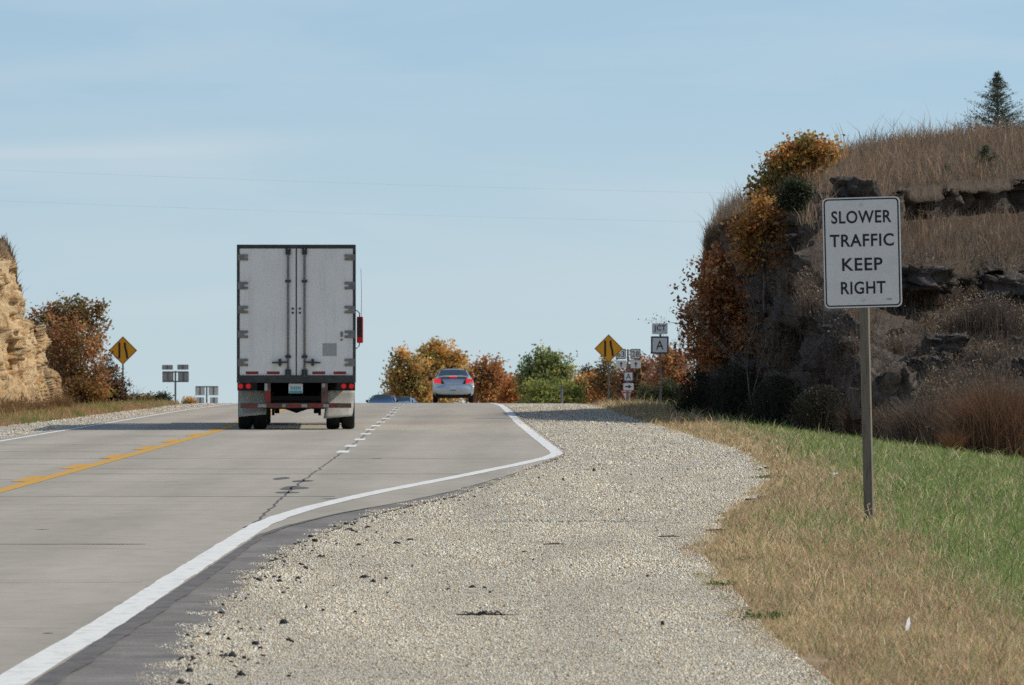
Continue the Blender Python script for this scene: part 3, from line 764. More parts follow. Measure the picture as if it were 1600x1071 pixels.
XR = displace(GR, 1.0, 3.0, 1.0, 1.3)
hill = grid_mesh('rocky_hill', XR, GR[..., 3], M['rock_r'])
tag(hill, 'shaded rock cut and brown grassy hill on the right', 'hill', kind='structure')

LH = [
 (-420, [(655, 200, .3), (560, 203, .8), (480, 205, .9), (420, 207, .9), (330, 210, .5), (250, 222, 0), (640, 300, 0)]),
 (-150, [(652, 216, .4), (560, 218, .9), (500, 219, 1), (430, 220, 1), (360, 222, .7), (310, 234, 0), (640, 310, 0)]),
 (-20, [(648, 229, .5), (560, 230.5, 1), (500, 231, 1), (450, 232, 1), (398, 234, .9), (362, 246, 0), (640, 320, 0)]),
 (8, [(646, 236, .6), (560, 237, 1), (500, 237.5, 1), (450, 238, 1), (404, 239, .9), (376, 246, 0), (640, 325, 0)]),
 (22, [(646, 240, .6), (560, 241, 1), (500, 241.5, 1), (450, 242, 1), (412, 243, .9), (398, 249, .1), (640, 325, 0)]),
 (38, [(645, 244, .6), (570, 245, 1), (515, 245.5, 1), (465, 246, 1), (424, 247, 1), (417, 251, .5), (640, 325, 0)]),
 (43, [(645, 247, .6), (570, 248, 1), (530, 248.5, 1), (490, 249, 1), (452, 249.5, 1), (446, 253, .7), (640, 325, 0)]),
 (47, [(644, 250, .7), (580, 251, 1), (545, 251.5, 1), (515, 252, 1), (497, 252.5, 1), (494, 256, .7), (640, 325, 0)]),
 (68, [(643, 254, .7), (590, 255, 1), (560, 255.5, 1), (540, 256, 1), (508, 256.5, 1), (506, 260, .7), (640, 325, 0)]),
 (74, [(643, 257, .7), (600, 258, 1), (580, 258.5, 1), (565, 259, 1), (540, 259.5, 1), (538, 263, .7), (640, 325, 0)]),
 (80, [(642, 260, .7), (610, 261, .8), (595, 261.5, .8), (585, 262, .8), (572, 262.5, .8), (570, 266, .7), (640, 325, 0)]),
 (97, [(642, 264, .6), (620, 264.5, .7), (610, 265, .7), (600, 265.5, .7), (590, 266, .7), (588, 269, .7), (640, 325, 0)]),
 (104, [(641, 268, .6), (635, 268.3, .8), (630, 268.6, .8), (625, 269, .8), (618, 269.3, .8), (617, 272, .4), (640, 325, 0)]),
 (110, [(640, 272, .2), (639, 272.5, .2), (638, 273, .2), (637, 273.5, .2), (636, 274, .2), (636, 278, .1), (641, 325, 0)]),
]
GLh = interp_sheet(LH, [24, 16, 16, 16, 9, 4], 260)
XL = displace(GLh, .8, 17.0, 1.0, 1.25)
lh = grid_mesh('rocky_bank', XL, GLh[..., 3], M['rock_l'])
tag(lh, 'sunlit tan limestone rock cut on the left', 'rock bank', kind='structure')

def sample_sheet(X, w, n, dens):
    """points on a grid sheet weighted by dens(i,j)"""
    a = X[:-1, :-1]; b = X[:-1, 1:]; c = X[1:, 1:]; d = X[1:, :-1]
    ar = .5 * np.linalg.norm(np.cross(c - a, d - b), axis=-1)
    p = (ar * dens).ravel(); p /= p.sum()
    k = rng.choice(len(p), n, p=p); i, j = np.divmod(k, X.shape[1] - 1)
    u = rng.uniform(0, 1, (n, 1)); v = rng.uniform(0, 1, (n, 1))
    P = (a[i, j] * (1 - u) + b[i, j] * u) * (1 - v) + (d[i, j] * (1 - u) + c[i, j] * u) * v
    return P, i, j

# brown grass on the right hill
wq = .25 * (GR[:-1, :-1, 3] + GR[:-1, 1:, 3] + GR[1:, 1:, 3] + GR[1:, :-1, 3])
rowi = np.arange(wq.shape[0])[:, None] * np.ones((1, wq.shape[1])); colj = np.ones((wq.shape[0], 1)) * np.arange(wq.shape[1])[None]
top_row = sum(segs[:10])
dens = np.clip(1.05 - wq * 1.15, .02, 1) * (rowi < top_row + 2) * np.where(colj > 34, 1, .2)
patch = np.array([[.35 + .65 * max(0, mn.noise(Vector((XR[i, j, 0] * .5, XR[i, j, 1] * .35, XR[i, j, 2] * .7))) + .45) for j in range(wq.shape[1])] for i in range(wq.shape[0])])
dens = dens * patch
P, i, j = sample_sheet(XR, wq, 150000, dens)
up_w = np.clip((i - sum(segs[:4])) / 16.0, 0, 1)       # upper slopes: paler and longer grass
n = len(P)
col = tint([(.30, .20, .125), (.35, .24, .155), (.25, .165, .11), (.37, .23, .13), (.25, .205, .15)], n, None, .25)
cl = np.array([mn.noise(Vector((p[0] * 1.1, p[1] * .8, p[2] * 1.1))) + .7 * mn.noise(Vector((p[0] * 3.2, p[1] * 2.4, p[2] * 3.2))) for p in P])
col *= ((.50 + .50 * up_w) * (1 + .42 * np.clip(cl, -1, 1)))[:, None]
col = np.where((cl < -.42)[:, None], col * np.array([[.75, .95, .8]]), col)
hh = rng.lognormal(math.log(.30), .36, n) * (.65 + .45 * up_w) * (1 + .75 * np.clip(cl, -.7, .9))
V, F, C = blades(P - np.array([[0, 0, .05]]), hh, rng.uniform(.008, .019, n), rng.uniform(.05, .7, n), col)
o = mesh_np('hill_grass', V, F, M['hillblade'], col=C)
dl2 = (rowi < sum(segs[:4])) * (rowi > 6) * np.where(colj > 150, 1.0, .3) * np.clip((patch - .42) * 3.2, .03, 1)
P, i, j = sample_sheet(XR, wq, 34000, dl2)
P = P + rng.normal(0, .12, P.shape) + np.array([[0, -.12, .1]])
V, F, C = leaf_quads(P, rng.uniform(.035, .085, len(P)), tint([(.16, .11, .07), (.11, .085, .06), (.22, .17, .12), (.08, .075, .045), (.33, .28, .21)], len(P), [.27, .25, .2, .16, .12], .35), drop=.3)
o2 = mesh_np('hill_weeds', V, F, M['leaf'], col=C); tag(o2, 'withered brown weeds clinging to the lower right rock faces', 'weeds', kind='stuff')
P, i, j = sample_sheet(XR, wq, 22000, dl2)
V, F, C = blades(P, rng.uniform(.15, .55, len(P)), rng.uniform(.007, .016, len(P)), rng.uniform(.2, 1.2, len(P)), tint([(.14, .105, .08), (.10, .08, .06), (.20, .15, .10)], len(P)))
o2 = mesh_np('hill_stems', V, F, M['hillblade'], col=C); tag(o2, 'thin dry stems on the lower right rock faces', 'weeds', kind='stuff')
tag(o, 'tall dry brown grass covering the ledges of the right hill', 'grass', kind='stuff')
# grass on top of the left bank and along its foot
wl = .25 * (GLh[:-1, :-1, 3] + GLh[:-1, 1:, 3] + GLh[1:, 1:, 3] + GLh[1:, :-1, 3])
ri = np.arange(wl.shape[0])[:, None] * np.ones((1, wl.shape[1]))
dl = np.clip(1 - wl * 1.15, 0.02, 1) * (ri < 82)
P1, i1, j1 = sample_sheet(XL, wl, 9000, dl)
P2, i2, j2 = sample_sheet(XL, wl, 5000, (ri < 4) * 1.0)
P1 = np.concatenate([P1, P2]); n = len(P1)
hh = rng.lognormal(math.log(.24), .35, n)
V, F, C = blades(P1 - np.array([[0, 0, .05]]), hh, rng.uniform(.012, .028, n), rng.uniform(.05, .6, n), tint([(.27, .17, .09), (.22, .15, .09), (.32, .21, .11), (.16, .13, .07)], n))
o = mesh_np('bank_grass', V, F, M['hillblade'], col=C)
tag(o, 'dry brown grass on and below the left rock bank', 'grass', kind='stuff')

# ------------------------------------------------------------------ roadside grass
def grass_zone(y0, y1, dens, h, w, xmax, xmin=lambda y: grav_r(y) - .1):
    Yv = np.linspace(y0, y1, 12); area = float(np.mean(np.clip(xmax(Yv) - xmin(Yv), 0, None))) * (y1 - y0); n = int(area * dens)
    y = rng.uniform(y0, y1, n); t = rng.uniform(0, 1, n); x = xmin(y) * (1 - t) + xmax(y) * t
    # clumpy: thin by noise; fringe thins out on to the gravel
    nz = np.array([mn.noise(Vector((a * 1.6, b * .7, 3))) for a, b in zip(x, y)])
    nz2 = np.array([mn.noise(Vector((a * .8, b * .22, 8))) for a, b in zip(x, y)])
    e = x - grav_r(y)
    keep = (rng.uniform(0, 1, n) < np.clip(.55 + .8 * nz, .12, 1)) & (e + .5 * nz + .34 * nz2 > -.04 + rng.uniform(-.1, .16, n))
    keep &= ~((x > 3.32) & (x < 3.62) & (y > 79.5) & (y < 83.9) & (rng.uniform(0, 1, n) < .85))
    x, y, nz, nz2, e = x[keep], y[keep], nz[keep], nz2[keep], e[keep]; n = len(x)
    gx = np.interp(y, [36, 48, 53, 62, 71, 84, 112, 171, 200], [3.6, 3.45, 3.4, 3.35, 3.45, 3.75, 4.6, 5.2, 5.3])
    gmask = np.clip((x - gx + 1.1 * nz2 + .5 * nz) / 1.5 + .5, 0, 1)
    pg = np.where((y > 72) & (y < 86) & (np.abs(x - 2.75) < .45), .32, 0)      # greener patch left of the sign post
    gmask = np.clip(gmask + pg * (.6 + nz) - .28 * np.clip(nz2 * 2 + nz, 0, 1), 0.06, .80)
    isg = rng.uniform(0, 1, n) < gmask
    dry = tint([(.68, .50, .28), (.60, .42, .23), (.80, .64, .40), (.46, .31, .17), (.64, .43, .25), (.44, .40, .19), (.30, .21, .12)], n, None, .28)
    dry *= (1 + .35 * np.clip(nz + .6 * nz2, -1, 1))[:, None]
    grn = tint([(.175, .28, .07), (.22, .33, .085), (.13, .215, .055), (.32, .37, .14), (.21, .27, .12), (.66, .56, .34)], n, [.25, .2, .17, .14, .1, .14], .32)
    far = np.clip((y - 165) / 20, 0, 1)                                             # pale dry fringe at the foot of the hill
    col = np.where(isg[:, None], grn, dry)
    hh = h * rng.lognormal(0, .42, n) * np.where(isg, 1.15, .85) * np.clip(.55 + e * .9, .5, 1)
    z = tz(x, y) - .035
    return blades(np.stack([x, y, z - .01], 1), hh, w * rng.uniform(.6, 1.5, n), rng.uniform(.2, 1.25, n), col)
fx = lambda y: .0625 * y + 1.2
parts = [grass_zone(36, 52, 3400, .062, .0042, fx), grass_zone(52, 70, 2200, .070, .0052, fx), grass_zone(70, 95, 1200, .082, .0068, fx), grass_zone(95, 130, 600, .10, .0095, fx),
         grass_zone(130, 200, 280, .095, .013, fx), grass_zone(200, 300, 60, .17, .02, lambda y: grav_r(y) + 3.5)]
def left_zone():
    n = 14000; y = rng.uniform(185, 300, n); x = grav_l(y) - np.abs(rng.normal(0, 1.4, n)) + .1
    g = np.array([mn.noise(Vector((a * .6, b * .1, 3))) for a, b in zip(x, y)])
    isg = (rng.uniform(0, 1, n) < np.clip(.25 + g + .25 * (grav_l(y) - x > .7), 0, .85))
    col = np.where(isg[:, None], tint([(.20, .27, .07), (.27, .31, .08)], n), tint([(.55, .34, .18), (.47, .31, .16), (.4, .3, .15)], n))
    return blades(np.stack([x, y, tz(x, y) - .04], 1), rng.lognormal(math.log(.14), .35, n), rng.uniform(.012, .026, n), rng.uniform(.1, .8, n), col)
parts.append(left_zone())
Vs, Fs, Cs = [], [], []; off = 0
for v, f, c in parts: Vs.append(v); Fs.append(f + off); Cs.append(c); off += len(v)
o = mesh_np('roadside_grass', np.concatenate(Vs), np.concatenate(Fs), M['blade'], col=np.concatenate(Cs))
tag(o, 'dry tan and green grass along both road verges', 'grass', kind='stuff')

def tuft(name, px, py, r, h, n, pal, label, cat='weed', leaf=.03, kind='leaf', group=None):
    x, y = at(px, py); z = float(tz(x, y)) - .02
    P = rng.normal(0, 1, (n, 3)) * np.array([r, r * 2.2, 0]); P[:, 2] = np.abs(rng.normal(0, h * .5, n))
    V, F, C = leaf_quads(P, leaf * rng.uniform(.6, 1.4, n), tint(pal, n), wide=.45)
    bl, bf, bc = blades(rng.normal(0, 1, (n // 6, 3)) * np.array([r, r * 2, 0]), rng.uniform(h, h * 2.2, n // 6), np.full(n // 6, .004), rng.uniform(.2, .9, n // 6), tint(pal, n // 6))
    o = mesh_np(name, np.concatenate([V, bl]), np.concatenate([F, bf + len(V)]), M['leaf'], None, np.concatenate([C, bc])); o.location = (x, y, z)
    return tag(o, label, cat, group)
GW = [(.07, .13, .025), (.10, .16, .03), (.05, .10, .03), (.17, .17, .05)]
tuft('weed_plant', 1200, 962, .075, .035, 260, GW, 'spreading green weed where gravel meets dry grass, nearest the bottom')
tuft('weed_plant', 1126, 911, .05, .022, 130, GW, 'flat green weed on the gravel edge with a dry stalk')
tuft('weed_plant', 1168, 872, .06, .025, 120, [(.17, .17, .05), (.12, .15, .04), (.28, .22, .1)], 'yellowish weed at the gravel edge above the flat green one')
tuft('weed_plant', 1195, 746, .09, .05, 160, GW + [(.3, .24, .12)], 'bushy weed at the widest bend of the gravel edge')

def stalk(px, py, label, top, n=7):
    x, y = at(px, py); z = float(tz(x, y)) - .03
    mb = MB()
    for k in range(n):
        a = random.uniform(-.5, .5); h = random.uniform(.10, .22) if k else .27
        if k == 0: p = [(0, 0, 0), (-.01, 0, .08), (.02, 0, .14), (.10, 0, .185), (.17, 0, .19)] if top else [(0, 0, 0), (.02, 0, .1), (.01, 0, .2)]
        else: p = [(0, 0, 0), (a * .05, 0, h * .5), (a * .22, 0, h)]
        q = [(u + random.gauss(0, .02), v - .02 * k, w) for u, v, w in p]
        mb.tube(q, [.004] * (len(q) - 1) + [.0035], 4)
        for m in range(6):
            e = Vector(q[-1]) + Vector((random.gauss(0, .014), random.gauss(0, .012), random.gauss(-.01, .018)))
            mb.tube([e, e + Vector((.008, 0, .014))], [.005, .001], 4)
    o = mb.build('dry_stalk', M['straw']); o.location = (x, y, z)
    return tag(o, label, 'dry stalk')
M['straw'] = simple('straw', (.55, .42, .25), .8, var=.3, scale=20)
stalk(1352, 818, 'tall bent straw coloured grass stalk leaning at the sign post foot', True)
stalk(1290, 806, 'thin dry stalk in the tan grass left of the sign post', True, 4)
# white litter
x, y = at(1418, 992)
mb = MB(); mb.add([(-.009, 0, .0), (.007, .01, .005), (.018, .02, .045), (.012, .015, .085), (-.002, .0, .065), (-.012, -.01, .02)], [(0, 1, 2, 5), (5, 2, 3, 4)])
mb.add([(-.007, .012, .0), (.009, .022, .005), (.016, .026, .036), (-.009, .012, .03)], [(0, 1, 2, 3)])
o = mb.build('white_feather', M['paper']); o.location = (x, y, float(tz(x, y)) + .02); tag(o, 'small white feather caught upright in the dry grass', 'feather')
x, y = at(1304, 748)
mb = MB(); mb.add([(-.045, 0, 0), (.04, .02, .0), (.05, .03, .02), (.0, .02, .03), (-.05, .0, .02)], [(0, 1, 2, 3, 4)]); mb.add([(-.02, -.05, .0), (.03, -.04, .01), (.02, .02, .03)], [(0, 1, 2)])
o = mb.build('paper_scrap', M['paper']); o.location = (x, y, float(tz(x, y)) + .05); tag(o, 'crumpled white paper scrap in the tan grass beyond the sign post', 'litter')
# twig with dead weed on the gravel
x, y = at(755, 962)
mb = MB()
for k in range(14):
    a = random.uniform(-.14, .06); mb.tube([(a, 0, .004), (a + random.uniform(.01, .05), .02, .012 + random.random() * .02), (a + random.uniform(.03, .08), .03, .004)], [.004, .004, .002], 4)
mb.tube([(-.16, 0, .006), (-.02, .01, .012), (.12, .03, .006), (.2, .05, .004)], [.004, .006, .004, .002], 5)
o = mb.build('dead_twig', M['crumb']); o.location = (x, y, float(prof(y)) - .002); tag(o, 'dark dead twig lying across the middle of the gravel', 'twig')
for (px, py, L, lab) in [(1045, 840, .10, 'short brown twig on the gravel near the dry grass edge'), (866, 852, .09, 'thin dark twig lying in the middle distance gravel'), (1120, 830, .1, 'thin twig touching the tan grass edge of the gravel')]:
    x, y = at(px, py); mb = MB(); mb.tube([(-L, 0, .006), (0, .01, .012), (L, .02, .008)], [.004, .007, .003], 5); mb.tube([(0, .01, .01), (L * .5, .03, .02)], [.004, .002], 4)
    o = mb.build('dead_twig', M['rust']); o.location = (x, y, float(prof(y))); tag(o, lab, 'twig')

# ------------------------------------------------------------------ plants of the right hill
def hill_tree(name, Y, px, py_foot, items, pal, leaf, ncl, per, label, **kw):
    loc = pt(px, py_foot, Y)
    return tree(name, loc, imgblobs(loc, Y, items), pal, leaf, ncl, per, label, **kw)
GRT = 'trees growing on the right rock cut'
OAK = [(0.450, 0.163, 0.037), (0.350, 0.119, 0.037), (0.525, 0.237, 0.062), (0.250, 0.100, 0.037), (0.575, 0.325, 0.138)]
OAKB = [(0.551, 0.236, 0.078), (0.436, 0.166, 0.063), (0.630, 0.324, 0.117), (0.323, 0.134, 0.062), (0.694, 0.451, 0.244)]
hill_tree('oak_tree', 219, 1135, 640, [(1115, 450, 38, 44), (1140, 480, 30, 46), (1095, 500, 28, 40), (1150, 530, 24, 34), (1120, 540, 34, 28), (1130, 410, 18, 22), (1100, 550, 22, 20)], OAKB, .125, 300, 24, 'orange brown oak against the end of the right rock cut', group=GRT, spread=.15, trunk_r=.07, limbs=20)
hill_tree('oak_tree', 213, 1196, 470, [(1200, 345, 24, 26), (1180, 360, 26, 30), (1212, 370, 14, 26), (1190, 325, 24, 14), (1165, 375, 14, 16), (1172, 402, 16, 22), (1208, 408, 9, 18), (1150, 358, 12, 10), (1222, 330, 8, 12)], [(.48, .21, .055), (.38, .16, .05), (.56, .31, .08), (.32, .19, .08)], .12, 150, 24, 'rusty oak clinging to the rock edge below the treetop oak', group=GRT, spread=.14, trunk_r=.05, limbs=12)
hill_tree('oak_tree', 217, 1240, 325, [(1262, 232, 34, 22), (1245, 250, 30, 26), (1280, 240, 24, 18), (1215, 262, 22, 20), (1200, 285, 18, 22), (1235, 270, 30, 22), (1296, 238, 12, 10), (1192, 300, 14, 16)], [(.36, .29, .07), (.52, .24, .07), (.45, .31, .09), (.29, .23, .07), (.6, .28, .08)], .125, 230, 24, 'olive and orange oak at the top of the rock cut against sky', group=GRT, spread=.15, trunk_r=.07, limbs=16)
hill_tree('cedar_shrub', 208.5, 1245, 330, [(1238, 290, 13, 12), (1254, 302, 11, 16), (1226, 312, 9, 14), (1244, 322, 12, 10)], [(.045, .06, .03), (.06, .07, .035)], .07, 120, 34, 'dark green cedar bush on the rock below the treetop oak', cat='shrub', group=GRT, spread=.1, trunk_r=.03, limbs=6)
x, Y = 0, 0
GP = 'bare trees by the right rock cut'
bare_shrub('bare_tree', pt(1182, 650, 211), 4.2, .22, 3, 'thin pale nearly bare tree before the rock right of the orange oak', 'greybark', .016, 4, leaves=([(.34, .20, .10), (.24, .15, .08)], .07, 800), group=GP, cat='tree')
bare_shrub('bare_tree', pt(1082, 645, 297), 4.4, .30, 4, 'sparse grey tree behind and left of the orange oak', 'bark', .02, 3, leaves=([(.17, .13, .10), (.24, .17, .10), (.13, .11, .09)], .075, 700), group=GP, cat='tree', lean=-.03)
bare_shrub('bare_tree', pt(1372, 232, 238), .9, .7, 4, 'leafless grey sapling on the grassy skyline left of the cedar', 'palebark', .012, 3, group=GP, cat='tree')
for (px, py, Y, h, lab) in [(1135, 348, 230, .85, 'grey dry bush on the top corner of the right rock cut'), (1160, 335, 227, .7, 'tan dry bush on the rock top next to the rusty oak')]:
    bare_shrub('dry_bush', pt(px, py, Y), h, .6, 22, lab, 'palebark', .008, 2, group='dry bushes on the rock top')

def cedar(name, loc, h, r, n, label, group, pal):
    root = thing(name, loc, label, 'tree', group)
    mb = MB(); mb.tube([(0, 0, -.2), (.02, 0, h * .5), (0, 0, h)], [h * .022, h * .014, .004], 6); 
    P = []; D = []
    for k in range(n):
        t = random.random() ** 1.0; z = h * (.04 + .95 * t)
        rr = r * max(.04, (1 - t * 1.02)) ** .95 * random.uniform(.35, 1.3) + .03; a = random.uniform(0, 6.28)
        e = Vector((math.cos(a) * rr, math.sin(a) * rr, z + rr * random.uniform(.15, .55)))
        s = Vector((0, 0, z - .05 * h * (1 - t)))
        mb.tube([s, (s + e) / 2, e], [.008, .006, .002], 3, False)
        m = int(10 + 22 * (1 - t))
        for q in range(m):
            u = random.uniform(.25, 1.05); P.append(s.lerp(e, u) + Vector((random.gauss(0, .035), random.gauss(0, .035), random.gauss(0, .03))))
    mb.build('trunk', M['bark'], root)
    P = np.array([tuple(p) for p in P]); c = tint(pal, len(P), None, .3)
    V, F, C = leaf_quads(P, rng.uniform(.035, .085, len(P)), c, wide=.35); mesh_np('crown', V, F, M['leaf'], root, C)
GCED = 'cedars on the right hill'
CP = [(.07, .10, .055), (.10, .13, .065), (.05, .07, .045), (.14, .15, .07)]
cedar('cedar_tree', pt(1558, 224, 248), 2.05, 1.15, 330, 'dark pointed cedar tree on the skyline of the right hill', GCED, CP)
cedar('cedar_tree', pt(1540, 290, 224), 1.05, .62, 150, 'small green cedar on the brown slope below the skyline cedar', GCED, CP)
cedar('cedar_tree', pt(1478, 292, 222), .55, .34, 90, 'lowest round cedar bush above the dark rock ledge', GCED, CP)

def boulder(px, py, Y, w, h, mat, label, seed, group='rock blocks on the right hill'):
    c = pt(px, py, Y); r = random.Random(seed); k = Y / FPX; W_, H_ = w * k / 2, h * k / 2
    n, m = 48, 26; vs = []; fs = []
    for i in range(m):
        ph = math.pi * i / (m - 1) - math.pi / 2
        for j in range(n):
            th = 2 * math.pi * j / n
            q = [math.copysign(abs(math.cos(ph)) ** .35 * abs(math.cos(th)) ** .5, math.cos(th)), math.copysign(abs(math.cos(ph)) ** .35 * abs(math.sin(th)) ** .5, math.sin(th)), math.copysign(abs(math.sin(ph)) ** .5, math.sin(ph))]
            d = 1 + .34 * mn.fractal(Vector(q) * 1.6 + Vector((seed, 0, 0)), .8, 2, 6) + .28 * (mn.cell(Vector(q) * 2.3 + Vector((seed, 1, 1))) - .5)
            vs.append((c[0] + q[0] * W_ * d, c[1] + q[1] * W_ * .8 * d, c[2] + q[2] * H_ * d))
    for i in range(m - 1):
        for j in range(n): fs.append((i * n + j, i * n + (j + 1) % n, (i + 1) * n + (j + 1) % n, (i + 1) * n + j))
    o = mesh_np('boulder', vs, fs, mat, col=np.ones((len(vs), 3))); return tag(o, label, 'boulder', group)
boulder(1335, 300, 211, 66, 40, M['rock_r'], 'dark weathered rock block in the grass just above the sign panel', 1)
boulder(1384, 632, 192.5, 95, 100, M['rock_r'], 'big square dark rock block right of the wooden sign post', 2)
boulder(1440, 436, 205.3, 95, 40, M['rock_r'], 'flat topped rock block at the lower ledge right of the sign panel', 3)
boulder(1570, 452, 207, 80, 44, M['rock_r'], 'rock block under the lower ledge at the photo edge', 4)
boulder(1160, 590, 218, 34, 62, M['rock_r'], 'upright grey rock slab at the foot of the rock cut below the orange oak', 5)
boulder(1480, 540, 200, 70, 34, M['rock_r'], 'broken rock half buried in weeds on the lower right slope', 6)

def brush(name, loc, rx, ry, h, n, pal, label, leafpal=None, nleaf=0, group=None, leafs=.05, wst=.012):
    root = thing(name, loc, label, 'shrub', group)
    P = rng.normal(0, .45, (n, 3)) * np.array([rx, ry, 0]); r2 = np.clip(1 - (P[:, 0] / rx) ** 2 * .45, .25, 1)
    hh = h * rng.uniform(.45, 1.05, n) * r2
    V, F, C = blades(P - np.array([[0, 0, .1]]), hh, rng.uniform(.6, 1.4, n) * wst, rng.uniform(.05, .75, n), tint(pal, n, None, .3))
    mesh_np('stem_blades', V, F, M['hillblade'], root, C)  # stems of the brush, each a separate blade
    m = nleaf
    if m:
        Q = rng.normal(0, .5, (m, 3)) * np.array([rx, ry, 0]); Q[:, 2] = h * rng.uniform(.1, .95, m) * np.clip(1 - (Q[:, 0] / rx) ** 2 * .35, .2, 1)
        V, F, C = leaf_quads(Q, leafs * rng.uniform(.6, 1.3, m), tint(leafpal, m, None, .35)); mesh_np('crown', V, F, M['leaf'], root, C)
    return root
GBR = 'brush at the foot of the right hill'
BR = [(.17, .125, .095), (.13, .10, .08), (.21, .15, .10), (.10, .08, .065)]
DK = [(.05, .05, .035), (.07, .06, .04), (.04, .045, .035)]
def bq(px, py, Y, rxp, hp, n, pal, lab, **k):
    s = Y / FPX; brush('brush_shrub', pt(px, py, Y), rxp * s, rxp * s * .7, hp * s, n, pal, lab, group=GBR, **k)
bq(1560, 722, 184, 75, 150, 5200, [(.22, .12, .065), (.17, .11, .075), (.26, .14, .07), (.13, .095, .07)], 'tall reddish brown brush at the right picture edge below the hill', leafpal=[(.2, .12, .07)], nleaf=500)
bq(1450, 705, 187, 60, 105, 3400, BR, 'grey brown brush in the middle of the hill foot', leafpal=[(.3, .27, .2), (.2, .14, .08)], nleaf=420)
bq(1395, 690, 189, 40, 70, 1800, BR, 'small grey brush directly right of the sign post', leafpal=[(.2, .15, .1)], nleaf=160)
bq(1490, 715, 183, 18, 60, 500, [(.26, .13, .06), (.2, .11, .06)], 'small rusty brush patch before the grey brown brush')
bq(1335, 678, 193, 22, 60, 500, [(.16, .09, .06), (.11, .07, .05)], 'thin reddish brush directly left of the sign post')
bq(1545, 520, 203, 60, 70, 2000, BR, 'leafy grey brush under the rock ledge at the picture edge', leafpal=[(.36, .28, .18), (.22, .14, .07), (.42, .38, .32)], nleaf=900)
bq(1450, 470, 206, 50, 45, 1300, BR, 'leafy brush between the rock blocks right of the sign panel', leafpal=[(.40, .36, .30), (.25, .18, .12)], nleaf=420)
PXg = CX + FPX * XR[..., 0] / XR[..., 1]; PYg = HZ + FPX * (CAMH - XR[..., 2]) / XR[..., 1]
def surf(px, py):
    d = (PXg - px) ** 2 + (PYg - py) ** 2
    k = np.argsort(d.ravel())[:6]; return float(XR[..., 1].ravel()[k].min())
rk = random.Random(5)
for k in range(14):
    px = rk.uniform(0, 104); Yk = 236 + px * .31 - rk.uniform(.2, 1.4); wd = rk.uniform(6, 15)
    boulder(px, HZ + FPX * (CAMH + .02) / Yk - wd * .15, Yk, wd, wd * rk.uniform(.5, .8), M['rock_l'], 'fallen tan rock at the foot of the left rock cut', 80 + k, 'fallen rocks below the left rock cut')
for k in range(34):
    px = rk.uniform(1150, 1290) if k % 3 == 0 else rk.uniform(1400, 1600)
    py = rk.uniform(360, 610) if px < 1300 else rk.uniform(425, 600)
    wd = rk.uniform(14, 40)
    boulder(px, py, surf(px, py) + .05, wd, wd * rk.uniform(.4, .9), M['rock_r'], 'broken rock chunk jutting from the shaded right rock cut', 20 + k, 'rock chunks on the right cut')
for k in range(44):
    px = rk.uniform(1400, 1605); py = rk.uniform(435, 630)
    if k > 33: px = rk.uniform(1135, 1290); py = rk.uniform(430, 600)
    Yk = surf(px, py) - .15
    s_ = Yk / FPX; rx = rk.uniform(14, 30); hp = rk.uniform(26, 52)
    brush('scrub_bush', pt(px, py + hp * .4, Yk), rx * s_, rx * s_ * .7, hp * s_, 420, [(.26, .20, .15), (.20, .15, .11), (.15, .11, .085)], 'grey tan scrub bush clinging to the shaded right rock cut', leafpal=[(.40, .33, .24), (.28, .18, .10), (.19, .15, .09)], nleaf=170, group='scrub on the right cut', leafs=.055, wst=.009)
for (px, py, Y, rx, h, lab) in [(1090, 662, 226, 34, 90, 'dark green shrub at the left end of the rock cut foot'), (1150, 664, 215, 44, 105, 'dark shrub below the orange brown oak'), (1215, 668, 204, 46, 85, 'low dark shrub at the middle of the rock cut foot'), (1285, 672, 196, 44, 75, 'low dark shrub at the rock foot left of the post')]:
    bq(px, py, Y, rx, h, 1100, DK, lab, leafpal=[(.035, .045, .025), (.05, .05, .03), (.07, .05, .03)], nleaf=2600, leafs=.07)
for px, py, Yk, rx, h, lab in ((96, 646, 257, 26, 44, 'brown brush hiding the low end of the left rock cut'), (60, 650, 243, 34, 34, 'dry brown brush at the middle foot of the left rock cut'), (14, 654, 231, 34, 30, 'dry brown brush at the photo edge below the left rock cut')):
    s_ = Yk / FPX
    brush('brush_shrub', pt(px, py, Yk), rx * s_, rx * s_ * .6, h * s_, 800, [(.30, .19, .10), (.24, .15, .08), (.36, .24, .13)], lab, leafpal=[(.34, .18, .08), (.28, .2, .1)], nleaf=240, group='brush below the left rock cut', leafs=.06, wst=.010)
bq(985, 640, 300, 30, 9, 500, [(.3, .22, .12), (.2, .19, .09), (.14, .15, .07)], 'weedy grass mound at the foot of the right yellow diamond')
bq(935, 634, 320, 26, 14, 350, [(.22, .17, .12), (.28, .2, .12)], 'low brown weeds left of the right yellow diamond post')
bq(1040, 648, 275, 26, 16, 420, [(.2, .19, .1), (.28, .2, .1), (.13, .13, .06)], 'weeds around the foot of the junction sign post')

# ------------------------------------------------------------------ signs
def rrect(w, h, r, n=5):
    out = []
    for (cx, cz, a0) in ((w / 2 - r, h / 2 - r, 0), (-w / 2 + r, h / 2 - r, 90), (-w / 2 + r, -h / 2 + r, 180), (w / 2 - r, -h / 2 + r, 270)):
        for k in range(n + 1):
            a = R(a0 + 90 * k / n); out.append((cx + r * math.cos(a), cz + r * math.sin(a)))
    return out

def ring(mb, outer, inner, y0, y1):
    n = len(outer)
    vs = [(x, y0, z) for x, z in outer] + [(x, y0, z) for x, z in inner] + [(x, y1, z) for x, z in outer] + [(x, y1, z) for x, z in inner]
    fs = []
    for i in range(n):
        j = (i + 1) % n
        fs += [(i, j, n + j, n + i), (i, 2 * n + i, 2 * n + j, j), (n + i, n + j, 3 * n + j, 3 * n + i)]
    mb.add(vs, fs)

